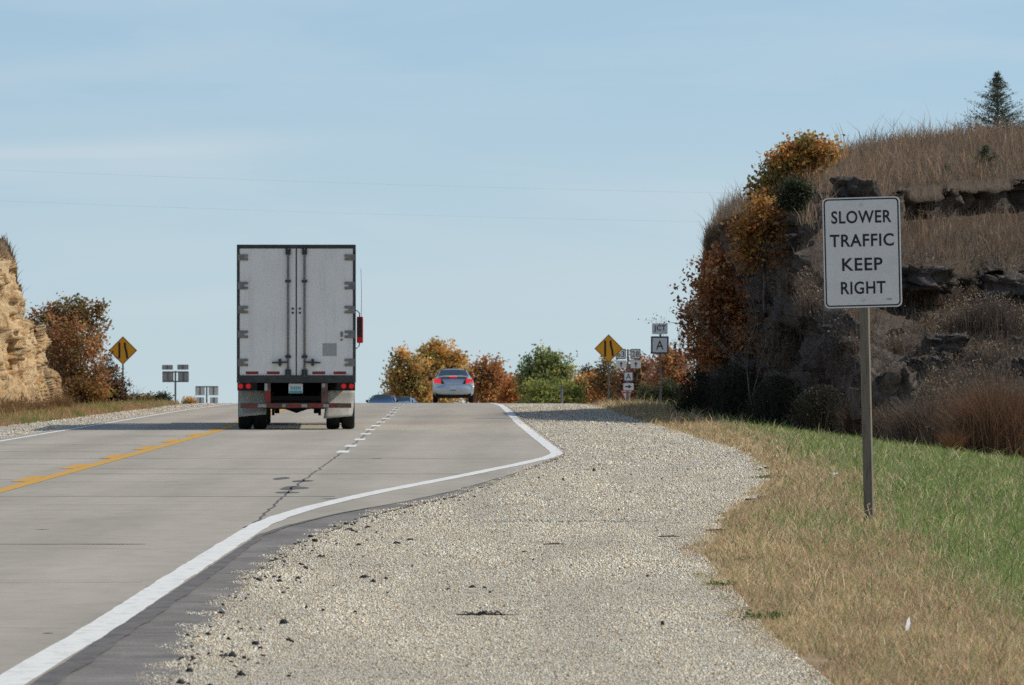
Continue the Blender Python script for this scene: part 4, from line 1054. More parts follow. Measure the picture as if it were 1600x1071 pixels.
def text_mesh(txt, cap, width, cx, cz, y, mat, parent, name='lettering', bold=.0, depth=.0012):
    cu = bpy.data.curves.new(name, 'FONT'); cu.body = txt; cu.size = 1.0; cu.offset = bold; cu.extrude = depth; cu.space_character = 1.08
    cu.resolution_u = 4
    o = bpy.data.objects.new(name, cu); COL.objects.link(o)
    dg = bpy.context.evaluated_depsgraph_get()
    me = bpy.data.meshes.new_from_object(o.evaluated_get(dg)); bpy.data.objects.remove(o); bpy.data.curves.remove(cu)
    co = np.empty(len(me.vertices) * 3, np.float32); me.vertices.foreach_get('co', co); co = co.reshape(-1, 3)
    mn_, mx_ = co.min(0), co.max(0)
    sx = width / (mx_[0] - mn_[0]); sz = cap / (mx_[1] - mn_[1])
    out = np.stack([(co[:, 0] - (mn_[0] + mx_[0]) / 2) * sx + cx, y - co[:, 2], (co[:, 1] - (mn_[1] + mx_[1]) / 2) * sz + cz], 1).astype(np.float32)
    me.vertices.foreach_set('co', out.ravel()); me.update(); me.name = name
    return link_mesh(name, me, mat, parent)

def plate(mb, w, h, cx, cz, y0, y1, r=.03):
    mb.prism([(x + cx, z + cz) for x, z in rrect(w, h, r)], y0, y1)

# slower traffic sign
x, y = at(1357, 811); z = float(tz(x, y)) - .03
sg = thing('traffic_sign', (x, y, z), 'white SLOWER TRAFFIC KEEP RIGHT sign on a weathered wooden post', 'sign', rz=R(-14), ry=R(-1.35))
mb = MB(); mb.box(-.045, .045, 0, .075, -.4, 3.0)
mb.build('post', M['wood'], sg, bevel=.008)
W, H, zc = .772, 1.078, 2.633
PX = .0
mb = MB(); plate(mb, W, H, PX, zc, -.008, -.003, .05); panel = mb.build('sign_panel', M['sign_white'], sg)
mb = MB(); ring(mb, [(a + PX, b + zc) for a, b in rrect(W - .026, H - .026, .042)], [(a + PX, b + zc) for a, b in rrect(W - .052, H - .052, .032)], -.0095, -.008); mb.build('border', M['sign_black'], panel)
for txt, wfrac, fz in (('SLOWER', .775, .178), ('TRAFFIC', .826, .39), ('KEEP', .522, .607), ('RIGHT', .577, .82)):
    text_mesh(txt, .124, W * wfrac, PX + (0.0 if txt != 'RIGHT' else .004), zc + H / 2 - fz * H, -.0092, M['sign_black'], panel, bold=.016)
for bz in (zc + H / 2 - .075, zc - H / 2 + .075):
    mb = MB(); mb.tube([(PX, -.008, bz), (PX, -.018, bz)], [.014, .011], 10); mb.build('bolt', M['bolt'], panel)
mb = MB(); mb.box(PX + .235, PX + .285, -.0088, -.008, zc - .458, zc - .454); mb.box(PX + .232, PX + .288, -.0088, -.008, zc - .470, zc - .466); mb.build('maker_mark', M['sign_black'], panel)

def post(mb, x0, z1, r=.032): mb.box(x0 - r, x0 + r, .0, .05, -.6, z1)

def diamond(px, pyc, pyf, Y, label, rz):
    X = (px - CX) * Y / FPX; zf = float(tz(X, Y))
    zc = CAMH - (pyc - HZ) * Y / FPX - zf
    t = thing('warning_sign', (X, Y, zf), label, 'sign', 'yellow lane-ends diamonds', rz=rz)
    mb = MB(); post(mb, 0, zc + .4); mb.build('post', M['steel'], t)
    d = .555
    mb = MB(); mb.prism([(0, zc - d), (d, zc), (0, zc + d), (-d, zc)], -.01, -.004); pn = mb.build('sign_panel', M['sign_yellow'], t)
    mb = MB(); k1, k2 = d - .025, d - .05
    ring(mb, [(0, zc - k1), (k1, zc), (0, zc + k1), (-k1, zc)], [(0, zc - k2), (k2, zc), (0, zc + k2), (-k2, zc)], -.012, -.01); mb.build('border', M['sign_black'], pn)
    mb = MB(); mb.box(-.175, -.095, -.013, -.01, zc - .31, zc + .31)
    lft = [(.03, .31), (.045, .12), (.10, -.08), (.125, -.3)]; rgt = [(.11, .31), (.125, .13), (.18, -.07), (.205, -.3)]
    vs = [(a, -.013, zc + b) for a, b in lft] + [(a, -.013, zc + b) for a, b in rgt]
    mb.add(vs, [(i, i + 4, i + 5, i + 1) for i in range(3)])
    mb.build('lane_symbol', M['sign_black'], pn)
    return t
diamond(192, 548, 632, 330, 'yellow lane-ends diamond on the far left verge beside brown shrubs', R(3))
diamond(951, 545, 628, 330, 'yellow lane-ends diamond on the right verge overlapping the route signs', R(-3))

def sgn(panel_w, panel_h, cx, cz, parent, mat='sign_white', border=None, bw=.04, y=-.012, r=.03, name='sign_panel'):
    mb = MB(); plate(mb, panel_w, panel_h, cx, cz, y, y + .006, r); pn = mb.build(name, M[mat], parent)
    if border:
        mb = MB(); ring(mb, [(a + cx, b + cz) for a, b in rrect(panel_w - .01, panel_h - .01, r)], [(a + cx, b + cz) for a, b in rrect(panel_w - 2 * bw, panel_h - 2 * bw, r * .7)], y - .003, y); mb.build('border', M[border], pn)
    return pn

def arrow(mb, cx, cz, s, ang, y):
    pts = [(-.11, -.55), (.11, -.55), (.11, .0), (.32, .0), (0, .55), (-.32, .0), (-.11, .0)]
    c, sn = math.cos(ang), math.sin(ang)
    q = [(cx + s * (a * c - b * sn), cz + s * (a * sn + b * c)) for a, b in pts]
    mb.add([(a, y, b) for a, b in q], [(0, 1, 2, 6), (6, 2, 3, 4, 5)])

# junction sign
Y = 290.0; X = (1031 - CX) * Y / FPX; zf = float(tz(X, Y)); k = Y / FPX
zz = lambda py: CAMH - (py - HZ) * k - zf
jt = thing('junction_sign', (X, Y, zf), 'white JCT panel over a bordered A panel on a steel post', 'sign', rz=R(-4))
mb = MB(); post(mb, 0.02, zz(506), .035); mb.build('post', M['steel'], jt)
pn = sgn(.53, .37, 0, zz(514), jt); text_mesh('JCT', .235, .40, 0, zz(514), -.014, M['sign_black'], pn, bold=.015)
pn = sgn(.61, .60, 0, zz(539.5), jt, border='sign_blue', bw=.055, r=.02); text_mesh('A', .31, .26, 0, zz(539.5), -.014, M['sign_black'], pn, bold=.006)

# route assembly
Y = 470.0; X = (981 - CX) * Y / FPX; zf = float(tz(X, Y)); k = Y / FPX; zz = lambda py: CAMH - (py - HZ) * k - zf; xx = lambda px: (px - 981) * k
rt = thing('route_sign', (X, Y, zf), 'cluster of route panels 63, 28 and A with arrows behind the diamond', 'sign', rz=R(-4))
mb = MB(); post(mb, .0, zz(546), .05); post(mb, xx(979), zz(590), .03); mb.build('post', M['steel'], rt)
mb = MB(); mb.box(xx(962), xx(1001), .01, .03, zz(548), zz(547)); mb.box(xx(962), xx(1001), .01, .03, zz(575), zz(574)); mb.build('crossbar', M['steel'], rt)
for cx_, num in ((970, '63'), (993, '28')):
    pn = sgn(16 * k, 16 * k, xx(cx_), zz(553.5), rt, mat='sign_white', border='sign_black', bw=.05, r=.06); text_mesh(num, 9.0 * k, 11 * k, xx(cx_), zz(553.5), -.015, M['sign_black'], pn, bold=.004)
    pn = sgn(16 * k, 12 * k, xx(cx_ + .5), zz(569.5), rt); mb = MB(); arrow(mb, xx(cx_ + .5), zz(569.5), 8 * k, 0, -.015); mb.build('arrow', M['sign_black'], pn)
pn = sgn(16 * k, 16 * k, xx(982), zz(588.5), rt, border='sign_blue', bw=.06, r=.02); text_mesh('A', 9 * k, 8 * k, xx(982), zz(588.5), -.015, M['sign_black'], pn, bold=.006)
pn = sgn(16 * k, 11 * k, xx(982), zz(604.5), rt); mb = MB(); arrow(mb, xx(982), zz(604.5), 10 * k, -math.pi / 2, -.015); mb.build('arrow', M['sign_black'], pn)

# yield sign
Y = 500.0; X = (979 - CX) * Y / FPX; zf = float(tz(X, Y)); k = Y / FPX; zz = lambda py: CAMH - (py - HZ) * k - zf
ys_ = thing('yield_sign', (X, Y, zf), 'red and white triangular yield sign below the route panels', 'sign', rz=R(12))
mb = MB(); post(mb, 0, zz(614), .03); mb.build('post', M['steel'], ys_)
zt, zb = zz(611), zz(628); hw = 8.5 * k
mb = MB(); mb.prism([(0, zb), (hw, zt), (-hw, zt)], -.012, -.004); pn = mb.build('sign_panel', M['sign_red'], ys_)
mb = MB(); mb.add([(0, -.016, zb + .13), (hw * .58, -.016, zt - .15), (-hw * .58, -.016, zt - .15)], [(0, 1, 2)]); mb.build('white_centre', M['sign_white'], pn)
mb = MB(); ring(mb, [(0, zb), (hw, zt), (-hw, zt)], [(0, zb + .07), (hw * .90, zt - .045), (-hw * .90, zt - .045)], -.016, -.012); mb.build('border', M['sign_white'], pn)

# backs of route signs on the left
def back_signs(px, Y, rects, py_top, label, bars):
    X = (px - CX) * Y / FPX; zf = float(tz(X, Y)); k = Y / FPX
    zz = lambda py: CAMH - (py - HZ) * k - zf; xx = lambda q: (q - px) * k
    t = thing('route_sign', (X, Y, zf), label, 'sign', 'route signs seen from behind')
    mb = MB(); post(mb, 0, zz(py_top), .042); mb.build('post', M['steel'], t)
    for (a, b, c, d, m) in rects:
        mb = MB(); plate(mb, (c - a) * k, (d - b) * k, xx((a + c) / 2), zz((b + d) / 2), .06, .07, .03); pn = mb.build('sign_panel', M[m], t)
        mb = MB(); mb.box(xx((a + c) / 2) - .03, xx((a + c) / 2) + .03, .03, .06, zz(d) + .02, zz(b) - .02); mb.build('stiffener', M['steel'], pn)
    mb = MB()
    for (a, c, py) in bars: mb.box(xx(a), xx(c), .035, .06, zz(py) - .03, zz(py) + .03)
    mb.build('crossbar', M['steel'], t)
back_signs(274, 400, [(253, 570.5, 270, 578, 'alu'), (277, 570, 294.5, 578, 'alu'), (253.5, 581, 271, 597.5, 'alu'), (278, 581, 295, 597, 'alu')], 580, 'grey backs of four route panels, the taller cluster left of the truck', [(254, 294, 581.5), (254, 294, 596.5)])
back_signs(323, 476, [(305, 604, 320, 618, 'alu2'), (326, 604, 341, 618, 'alu2'), (306.5, 621, 319, 631.5, 'alu2'), (328, 621, 340.5, 631.5, 'alu2')], 604, 'pale backs of four route panels low on the skyline near the truck', [(306, 341, 604.5), (306, 341, 631)])

# utility pole & wires
Y = 420.0; X = (877.5 - CX) * Y / FPX; zf = float(tz(X, Y))
mb = MB(); mb.tube([(0, 0, -.5), (0, 0, CAMH - (606 - HZ) * Y / FPX - zf)], [.075, .065], 8); mb.box(-.1, .1, -.08, .08, .9, 1.0)
o = mb.build('marker_post', M['steel']); o.location = (X, Y, zf); tag(o, 'short dark post standing before the green tree at the gravel end', 'post')
def wire(p0, p1, Y, label):
    a = pt(p0[0], p0[1], Y); b = pt(p1[0], p1[1], Y); a, b = Vector(a), Vector(b); mb = MB(); pts = []
    for i in range(41):
        t = -0.9 + 2.8 * i / 40; p = a.lerp(b, t); p.z += .9 * (t * t - t) * .35; pts.append(p)
    mb.tube(pts, .0018, 4, False); o = mb.build('power_line', M['wire']); tag(o, label, 'power line', 'overhead power lines')
wire((0, 266), (1180, 303), 320, 'upper thin overhead wire crossing the sky')
wire((0, 314), (1110, 347), 320, 'lower thin overhead wire crossing the sky')

# ------------------------------------------------------------------ the truck
TX, TY = (463 - CX) * 182.8 / FPX, 182.8
tr = thing('semi_truck', (TX, TY, 0), 'red semi truck pulling a dirty white box trailer, seen from behind', 'truck', rz=R(1.25))
S_ = 72.9
lx = lambda px: (px - 463) / S_
lz = lambda py: (672 - py) / S_
mb = MB(); mb.box(-1.27, 1.27, .09, 14.6, 1.06, 3.955); mb.build('trailer_body', M['trailer_white'], tr, bevel=.02)
mb = MB()
mb.box(-1.275, 1.275, -.03, .10, 3.885, 3.965)
mb.box(-1.275, -1.218, -.03, .10, 1.16, 3.885); mb.box(1.218, 1.275, -.03, .10, 1.16, 3.885)
mb.box(-1.275, 1.275, -.06, .12, 1.005, 1.16)
mb.build('rear_frame', M['trailer_dark'], tr, bevel=.008)
for s in (-1, 1):
    x0, x1 = (-1.215, -.010) if s < 0 else (.010, 1.215)
    mb = MB(); mb.box(x0, x1, -.012, .05, 1.163, 3.882); dr = mb.build('door', M['trailer_white'], tr, bevel=.006)
    for py in (403, 447, 484.5, 523, 567):
        h = .16 if py != 403 else .13; z = lz(py)
        mb = MB(); e0, e1 = (1.255, 1.035)
        mb.box(min(s * e0, s * e1), max(s * e0, s * e1), -.036, -.013, z - h / 2, z - h / 2 + .055); mb.box(min(s * e0, s * e1), max(s * e0, s * e1), -.036, -.013, z + h / 2 - .055, z + h / 2)
        mb.box(min(s * 1.25, s * 1.12), max(s * 1.25, s * 1.12), -.044, -.013, z - h / 2 + .0551, z + h / 2 - .0551)
        mb.build('hinge', M['hinge'], dr)
    rx = s * .176
    mb = MB(); mb.tube([(rx, -.045, 1.14), (rx, -.045, 3.88)], .024, 8); mb.build('lock_rod', M['hinge'], dr, smooth=True)
    for py, hw, hh in ((394, .055, .13), (440, .06, .05), (558, .06, .06), (583, .065, .14)):
        mb = MB(); z = lz(py); mb.box(rx - hw, rx + hw, -.066, -.014, z - hh / 2, z + hh / 2); mb.box(rx - hw * .55, rx + hw * .55, -.08, -.066, z - hh * .3, z + hh * .3); mb.build('rod_bracket', M['trailer_dark'], dr)
    mb = MB(); z = lz(567); hx = [s * .176, s * .52]
    mb.tube([(hx[0], -.055, z + .01), (s * .35, -.075, z), (hx[1], -.06, z - .005)], [.02, .022, .018], 6)
    mb.box(s * .35 - .028, s * .35 + .028, -.09, -.014, z - .075, z + .075); mb.build('handle', M['trailer_dark'], dr)
    for a, b in (((384, 404), (417, 437)) if s < 0 else ((488, 508), (521, 541))):
        mb = MB(); mb.box(lx(a), lx(b), -.0145, -.0121, lz(585.5), lz(581)); mb.build('reflective_strip', M['red_tape'], dr)
    mb = MB()
    for z in (lz(483), lz(489.5)):
        mb.box(s * .075 - .022, s * .075 + .022, -.026, -.013, z - .02, z + .02)
    mb.build('latch_plate', M['trailer_dark'], dr)
    if s > 0:
        m_, nt_, b_ = nodes('placard'); br = nt_.nodes.new('ShaderNodeTexBrick'); tc = nt_.nodes.new('ShaderNodeTexCoord'); mp = nt_.nodes.new('ShaderNodeMapping'); mp.inputs['Rotation'].default_value = (math.pi / 2, 0, 0)
        nt_.links.new(tc.outputs['Object'], mp.inputs[0]); nt_.links.new(mp.outputs[0], br.inputs['Vector']); br.inputs['Scale'].default_value = 14; br.inputs['Color1'].default_value = (.33, .34, .34, 1); br.inputs['Color2'].default_value = (.40, .41, .41, 1); br.inputs['Mortar'].default_value = (.26, .27, .27, 1)
        nt_.links.new(br.outputs[0], b_.inputs['Base Color'])
        mb = MB(); mb.box(lx(504), lx(526), -.0145, -.0121, lz(557), lz(537)); mb.build('placard', m_, dr)
        mb = MB(); mb.box(lx(532), lx(535.5), -.03, -.0121, lz(527), lz(519)); mb.box(lx(532), lx(535), -.026, -.0121, lz(533), lz(530)); mb.build('lock_hasp', M['hinge'], dr)
mb = MB(); mb.box(-.012, .012, -.02, -.0, 1.165, 3.87); mb.build('door_seal', M['trailer_dark'], tr)
# light boxes
for s, pxs in ((-1, (376, 388)), (1, (537, 549))):
    mb = MB(); a, b = (lx(371), lx(402)) if s < 0 else (lx(526), lx(555)); mb.box(a, b, -.05, .05, lz(611), 1.003); bx = mb.build('light_panel', M['under'], tr)
    for q in pxs:
        mb = MB(); cx_, cz_ = lx(q), lz(604); mb.tube([(cx_, -.05, cz_), (cx_, -.066, cz_)], [.057, .05], 14); mb.build('tail_light', M['red_lamp'], bx, smooth=False)
# bumper
mb = MB()
for a, b in ((413, 423), (502, 512)): mb.box(lx(a), lx(b), -.03, .09, lz(634), 1.002)
pb = mb.build('bumper_post', M['rust'], tr, bevel=.01)
for a, b, c, d, nm, mt in ((413.5, 418, 611, 600, 'white_tape', 'white_tape'), (503, 508, 606, 600, 'white_tape', 'white_tape'), (415.5, 422.5, 628, 612, 'red_tape', 'red_tape')):
    mb = MB(); mb.box(lx(a), lx(b), -.034, -.0305, lz(c), lz(d)); mb.build(nm, M[mt], pb)
mb = MB(); mb.box(lx(376), lx(549), -.06, .06, lz(638), lz(630.5)); bb = mb.build('bumper_bar', M['rust'], tr, bevel=.012)
for nm, prs in (('red_tape', ((448, 470), (481, 503), (515, 524), (386, 398), (420, 430))), ('white_tape', ((403, 416), (441, 446), (471, 480), (505, 514)))):
    for a, b in prs:
        mb = MB(); mb.box(lx(a), lx(b), -.064, -.0605, lz(637), lz(632.3)); mb.build(nm, M[nm], bb)
mb = MB(); plate(mb, .30, .2, lx(462), lz(607.5), .02, .03, .012); pl = mb.build('license_plate', M['plate'], tr)
mb = MB(); mb.box(lx(452), lx(472), .017, .0199, lz(615.5), lz(611)); 
for q in range(6): mb.box(lx(454 + q * 2.8), lx(455.9 + q * 2.8), .017, .0199, lz(609.5), lz(604.5))
mb.build('plate_print', M['plate_blue'], pl)
# mud flaps: thin bent sheets
def flap(a, b, zt, zb0, zb1, y, sw, lab, yaw=0.0):
    n, m = 7, 9; vs = []; fs = []
    for sgn_ in (0, 1):
        for i in range(m):
            t = i / (m - 1)
            for j in range(n):
                u = j / (n - 1); zb_ = zb0 * (1 - u) + zb1 * u
                vs.append((a + (b - a) * u + sw * t * t, y - .30 * t * t - .05 * t * math.sin(u * 2.4 + .4) + yaw * u + .008 * sgn_, zt + (zb_ - zt) * t))
    N_ = n * m
    for k in (0, 1):
        for i in range(m - 1):
            for j in range(n - 1):
                q = k * N_ + i * n + j; fs.append((q, q + 1, q + n + 1, q + n) if k == 0 else (q, q + n, q + n + 1, q + 1))
    for j in range(n - 1):
        fs.append((j, N_ + j, N_ + j + 1, j + 1)); q = (m - 1) * n + j; fs.append((q, q + 1, N_ + q + 1, N_ + q))
    for i in range(m - 1):
        q = i * n; fs.append((q, q + n, N_ + q + n, N_ + q)); q = i * n + n - 1; fs.append((q, N_ + q, N_ + q + n, q + n))
    mb = MB(); mb.add(vs, fs); o = mb.build('mud_flap', M['flap'], tr, smooth=True); o['label'] = lab
flap(lx(373), lx(416), lz(611), lz(652), lz(648), .42, 0, 'grey shaded mud flap')
flap(lx(509), lx(554), lz(611), lz(655), lz(651), .42, -.05, 'bright sunlit mud flap', .24)
# wheels
def wheel(cx_, cy, r, w, parent, rim='trailer_dark', rimr=.58):
    mb = MB(); h = w / 2
    mb.lathe_x([(-h * .7, r * rimr), (-h * .95, r * .75), (-h, r * .9), (-h * .8, r * .985), (-h * .3, r), (h * .3, r), (h * .8, r * .985), (h, r * .9), (h * .95, r * .75), (h * .7, r * rimr)], cx_, cy, r, 26)
    wh = mb.build('wheel', M['rubber'], parent, smooth=True)
    mb = MB(); mb.lathe_x([(-h * .5, .01), (-h * .5, r * .3), (-h * .62, r * rimr), (h * .62, r * rimr), (h * .5, r * .3), (h * .5, .01)], cx_, cy, r, 18); mb.build('rim', M[rim], wh)
for cy in (1.1, 2.38, 13.0, 14.3):
    for cx_ in (-1.11, -.785, .785, 1.11): wheel(cx_, cy, .51, .285, tr)
for cx_ in (-1.02, 1.02): wheel(cx_, 18.4, .51, .29, tr)
mb = MB()
for cy in (1.1, 2.38, 13.0, 14.3): mb.tube([(-1.2, cy, .51), (-.5, cy, .51), (-.25, cy, .53), (0, cy, .5), (.25, cy, .53), (.5, cy, .51), (1.2, cy, .51)], [.07, .075, .1, .16, .1, .075, .07], 10)
for s in (-1, 1):
    mb.box(s * .62 - .05, s * .62 + .05, .2, 14.2, .82, 1.05)
    mb.box(s * .55 - .06, s * .55 + .06, .55, 3.0, .56, .80)
    mb.box(s * .5 - .03, s * .5 + .03, .75, .95, .30, .60); mb.box(s * .42 - .05, s * .42 + .05, 1.3, 1.6, .34, .55)
mb.box(-.58, .58, .35, .43, .62, .72); mb.box(-.58, .58, .5, .9, .44, .60); mb.box(-.6, .6, 2.9, 3.0, .5, 1.04); mb.box(-.14, -.1, .5, .56, .6, 1.0); mb.box(.12, .16, .5, .56, .6, 1.0)
mb.tube([(-.5, 1.7, .72), (.5, 1.7, .72)], .13, 10); mb.box(-.35, .35, 9.0, 12.5, .7, .95)
mb.build('chassis', M['under'], tr)
# tractor
mb = MB(); mb.prism([(-1.15, .95), (1.15, .95), (1.15, 2.85), (1.0, 3.45), (-1.0, 3.45), (-1.15, 2.85)], 15.1, 17.2); mb.prism([(-.85, .8), (.85, .8), (.95, 1.5), (.8, 2.0), (-.8, 2.0), (-.95, 1.5)], 17.2, 19.3); mb.build('cab', M['cab_red'], tr, bevel=.05)
mb = MB(); mb.box(-.45, .45, 12.2, 19.2, .62, .9); mb.box(-1.15, -.6, 15.2, 16.6, .4, .9); mb.box(.6, 1.15, 15.2, 16.6, .4, .9); mb.build('tractor_frame', M['under'], tr)
for s in (-1, 1):
    mx_ = 1.43 if s > 0 else 1.30
    mb = MB(); mb.box(s * mx_ - .075, s * mx_ + .075, 16.96, 17.06, 1.88, 2.50); mi = mb.build('mirror', M['cab_red'], tr, bevel=.025)
    mb = MB(); mb.box(s * mx_ - .068, s * mx_ + .05, 16.94, 16.958, 2.02, 2.485); mb.build('mirror_glass', M['black_plastic'], mi)
    mb = MB()
    mb.tube([(s * 1.1, 17.0, 2.66), (s * 1.36, 17.0, 2.64), (s * 1.42, 17.0, 2.58), (s * 1.42, 17.0, 2.49)], .014, 6); mb.tube([(s * 1.1, 17.0, 1.74), (s * 1.36, 17.0, 1.76), (s * 1.41, 17.0, 1.81), (s * 1.42, 17.0, 1.89)], .014, 6); mb.build('mirror_arm', M['under'], mi)
mb = MB(); mb.tube([(1.46, 17.0, 2.5), (1.47, 16.98, 3.1), (1.45, 16.9, 3.62)], [.007, .006, .004], 5); mb.build('antenna', M['steel'], tr)
mb = MB(); mb.box(-.95, .95, 17.19, 17.215, 2.1, 2.85); mb.build('windscreen', M['glass'], tr)

# ------------------------------------------------------------------ cars
def car(loc, rz, label, paintm, lit):
    c = thing('sedan_car', loc, label, 'car', rz=rz)
    L = 4.6; Wd = .845
    # y, half width, belt z, roof/deck half width, top z
    st = [(.00, .70, .62, .60, .66), (.04, .80, .82, .70, .90), (.10, .83, .90, .73, 1.02), (.35, .845, .93, .74, 1.075), (.72, .85, .94, .70, 1.09), (1.02, .85, .95, .64, 1.22), (1.42, .85, .95, .57, 1.355), (1.9, .85, .95, .575, 1.39), (2.35, .85, .95, .575, 1.37),
          (2.75, .85, .94, .60, 1.22), (3.2, .845, .92, .68, .985), (3.7, .83, .86, .66, .90), (4.2, .80, .76, .60, .80), (4.5, .74, .64, .55, .68), (4.6, .64, .52, .5, .55)]
    rows = []
    for (y, w, zb, wr, zt) in st:
        zl = .36 if y < .3 else .24
        if y > 4.3: zl = .3
        half = [(0, zl - .02), (w * .75, zl - .02), (w * .94, zl + .05), (w * .99, .52 if zb > .55 else .45), (w, (zb + .52) / 2), (w * .97, zb), (wr + .5 * (w * .97 - wr) * (.35 if zt - zb > .12 else .6), zb + (zt - zb) * (.5 if zt - zb > .12 else .7)), (wr, zt - .03 * (zt - zb > .12)), (wr * .6, zt + .012), (0, zt + .025)]
        rows.append([(x, y, z) for x, z in half] + [(-x, y, z) for x, z in half[-2:0:-1]])
    m = len(rows[0]); mb = MB(); vs = [v for r in rows for v in r]; fs = []
    for i in range(len(rows) - 1):
        for j in range(m): fs.append((i * m + j, (i + 1) * m + j, (i + 1) * m + (j + 1) % m, i * m + (j + 1) % m))
    fs.append(tuple(range(m))); fs.append(tuple((len(rows) - 1) * m + j for j in range(m - 1, -1, -1)))
    mb.add(vs, fs); body = mb.build('body', paintm, c, smooth=True)
    sub = body.modifiers.new('sub', 'SUBSURF'); sub.levels = 1; sub.render_levels = 1
    # glass panels slightly proud of the loft
    def win(name, pts): 
        mb = MB(); mb.add(pts, [tuple(range(len(pts)))]); return mb.build(name, M['glass'], c)
    nx_ = 7
    def curved(name, y0, z0, w0, y1, z1, w1, off):
        vs = []; fs = []
        for k in range(5):
            t = k / 4
            for q in range(nx_):
                u = -1 + 2 * q / (nx_ - 1); w = w0 + (w1 - w0) * t
                vs.append((w * u, y0 + (y1 - y0) * t + off * .04 * abs(u) ** 2, z0 + (z1 - z0) * t - .025 * u * u + .01))
        for k in range(4):
            for q in range(nx_ - 1):
                a = k * nx_ + q; fs.append((a, a + 1, a + nx_ + 1, a + nx_) if off > 0 else (a, a + nx_, a + nx_ + 1, a + 1))
        mb = MB(); mb.add(vs, fs); mb.build(name, M['glass'], c, smooth=True)
    curved('rear_window', .66, 1.10, .64, 1.34, 1.365, .51, 1)
    curved('windscreen', 3.18, 1.02, .66, 2.42, 1.385, .52, -1)
    for s in (-1, 1):
        win('side_window', [(s * .80, 1.45, 1.00), (s * .80, 2.75, 1.00), (s * .66, 2.3, 1.31), (s * .655, 1.6, 1.31)][:: s])
        mb = MB(); mb.box(s * .93 - .075, s * .93 + .075, 2.6, 2.72, .93, 1.07); mb.build('mirror', M['black_plastic'], c, bevel=.03)
        # tail lamp with dark inner wedge
        mb = MB(); x0, x1 = .50, .80
        pts = [(s * x0, -.018 + .03, .80), (s * x1, .05, .80), (s * (x1 - .01), .07, .985), (s * (x0 + .02), .02, 1.0)]
        if s < 0: pts = pts[::-1]
        back = [(a, b + .12, z) for a, b, z in pts]
        mb.add(pts + back, [(0, 1, 2, 3), (7, 6, 5, 4), (0, 4, 5, 1), (1, 5, 6, 2), (2, 6, 7, 3), (3, 7, 4, 0)])
        mb.build('tail_light', M['brake'] if lit else M['red_lamp'], c)
        mb = MB(); pts = [(s * .36, .012, .79), (s * .50, .008, .785), (s * .52, .02, .99), (s * .48, .02, .95)]
        if s < 0: pts = pts[::-1]
        back = [(a, b + .1, z) for a, b, z in pts]; mb.add(pts + back, [(0, 1, 2, 3), (7, 6, 5, 4), (0, 4, 5, 1), (1, 5, 6, 2), (2, 6, 7, 3), (3, 7, 4, 0)]); mb.build('lamp_surround', M['black_plastic'], c)
        mb = MB(); mb.box(s * .58 - .14, s * .58 + .14, 4.46, 4.56, .56, .66); mb.build('headlight', M['lamp_clear'], c, bevel=.02)
        for cy in (.95, 3.65): wheel(s * .74, cy, .31, .2, c, 'steel', .64)
    # bumper bulge, underside, plate, spoiler lamp
    mb = MB()
    prof_b = [(-.05, .40), (-.09, .48), (-.095, .60), (-.05, .70), (.02, .76)]
    n = 13; vs = []; fs = []
    for (dy, z) in prof_b:
        for q in range(n):
            u = -1 + 2 * q / (n - 1); vs.append((.84 * u, dy + .16 * u ** 4 + .03 * u * u, z))
    for k in range(len(prof_b) - 1):
        for q in range(n - 1):
            a = k * n + q; fs.append((a, a + 1, a + n + 1, a + n))
    mb.add(vs, fs); mb.build('rear_bumper', paintm, c, smooth=True)
    mb = MB(); mb.box(-.72, .72, .06, 4.3, .2, .40); mb.tube([(.45, -.02, .3), (.45, .5, .3)], .035, 8); mb.build('underbody', M['under'], c)
    mb = MB(); plate(mb, .31, .17, -.02, .575, -.112, -.1, .01); p = mb.build('license_plate', M['plate'], c)
    mb = MB(); mb.box(-.16, .12, -.1145, -.1122, .50, .555); mb.build('plate_print', M['plate_blue'], p)
    mb = MB(); mb.prism([(-.62, 1.06), (.62, 1.06), (.60, 1.115), (-.60, 1.115)], .05, .28); sp = mb.build('spoiler', paintm, c, bevel=.02)
    mb = MB(); mb.prism([(-.17, 1.06), (.13, 1.06), (.16, 1.085), (.10, 1.11), (-.14, 1.11), (-.2, 1.085)], .035, .06); mb.build('brake_light', M['brake_mid'] if lit else M['red_lamp'], sp)
    return c
Yc = 350.0; Xc = (708.5 - CX) * Yc / FPX
car((Xc, Yc, float(prof(Yc))), R(.6), 'silver sedan braking at the crest, red tail lights lit', M['silver'], True)
for Yc, pxc, rzc, lab, mt in ((522.0, 603, 176, 'dark blue car roof showing over the road crest', M['blue_paint']), (536.0, 637, 172, 'grey blue car roof right of the dark blue one beyond the crest', M['greyblue_paint'])):
    Xc = (pxc - CX) * Yc / FPX
    car((Xc, Yc, float(prof(Yc)) + .0), R(rzc), lab, mt, False)

# ------------------------------------------------------------------ sky, sun, camera
EL, AZ = 41.5, 10.0           # sun: elevation, angle ahead of due right
sd = Vector((math.cos(R(EL)) * math.cos(R(AZ)), math.cos(R(EL)) * math.sin(R(AZ)), math.sin(R(EL))))
sun = bpy.data.lights.new('sun', 'SUN'); sun.energy = 3.5; sun.angle = R(.53); sun.color = (1.0, .93, .82)
so = bpy.data.objects.new('sun', sun); COL.objects.link(so); so.rotation_euler = sd.to_track_quat('Z', 'Y').to_euler(); so.location = (30, 0, 60)

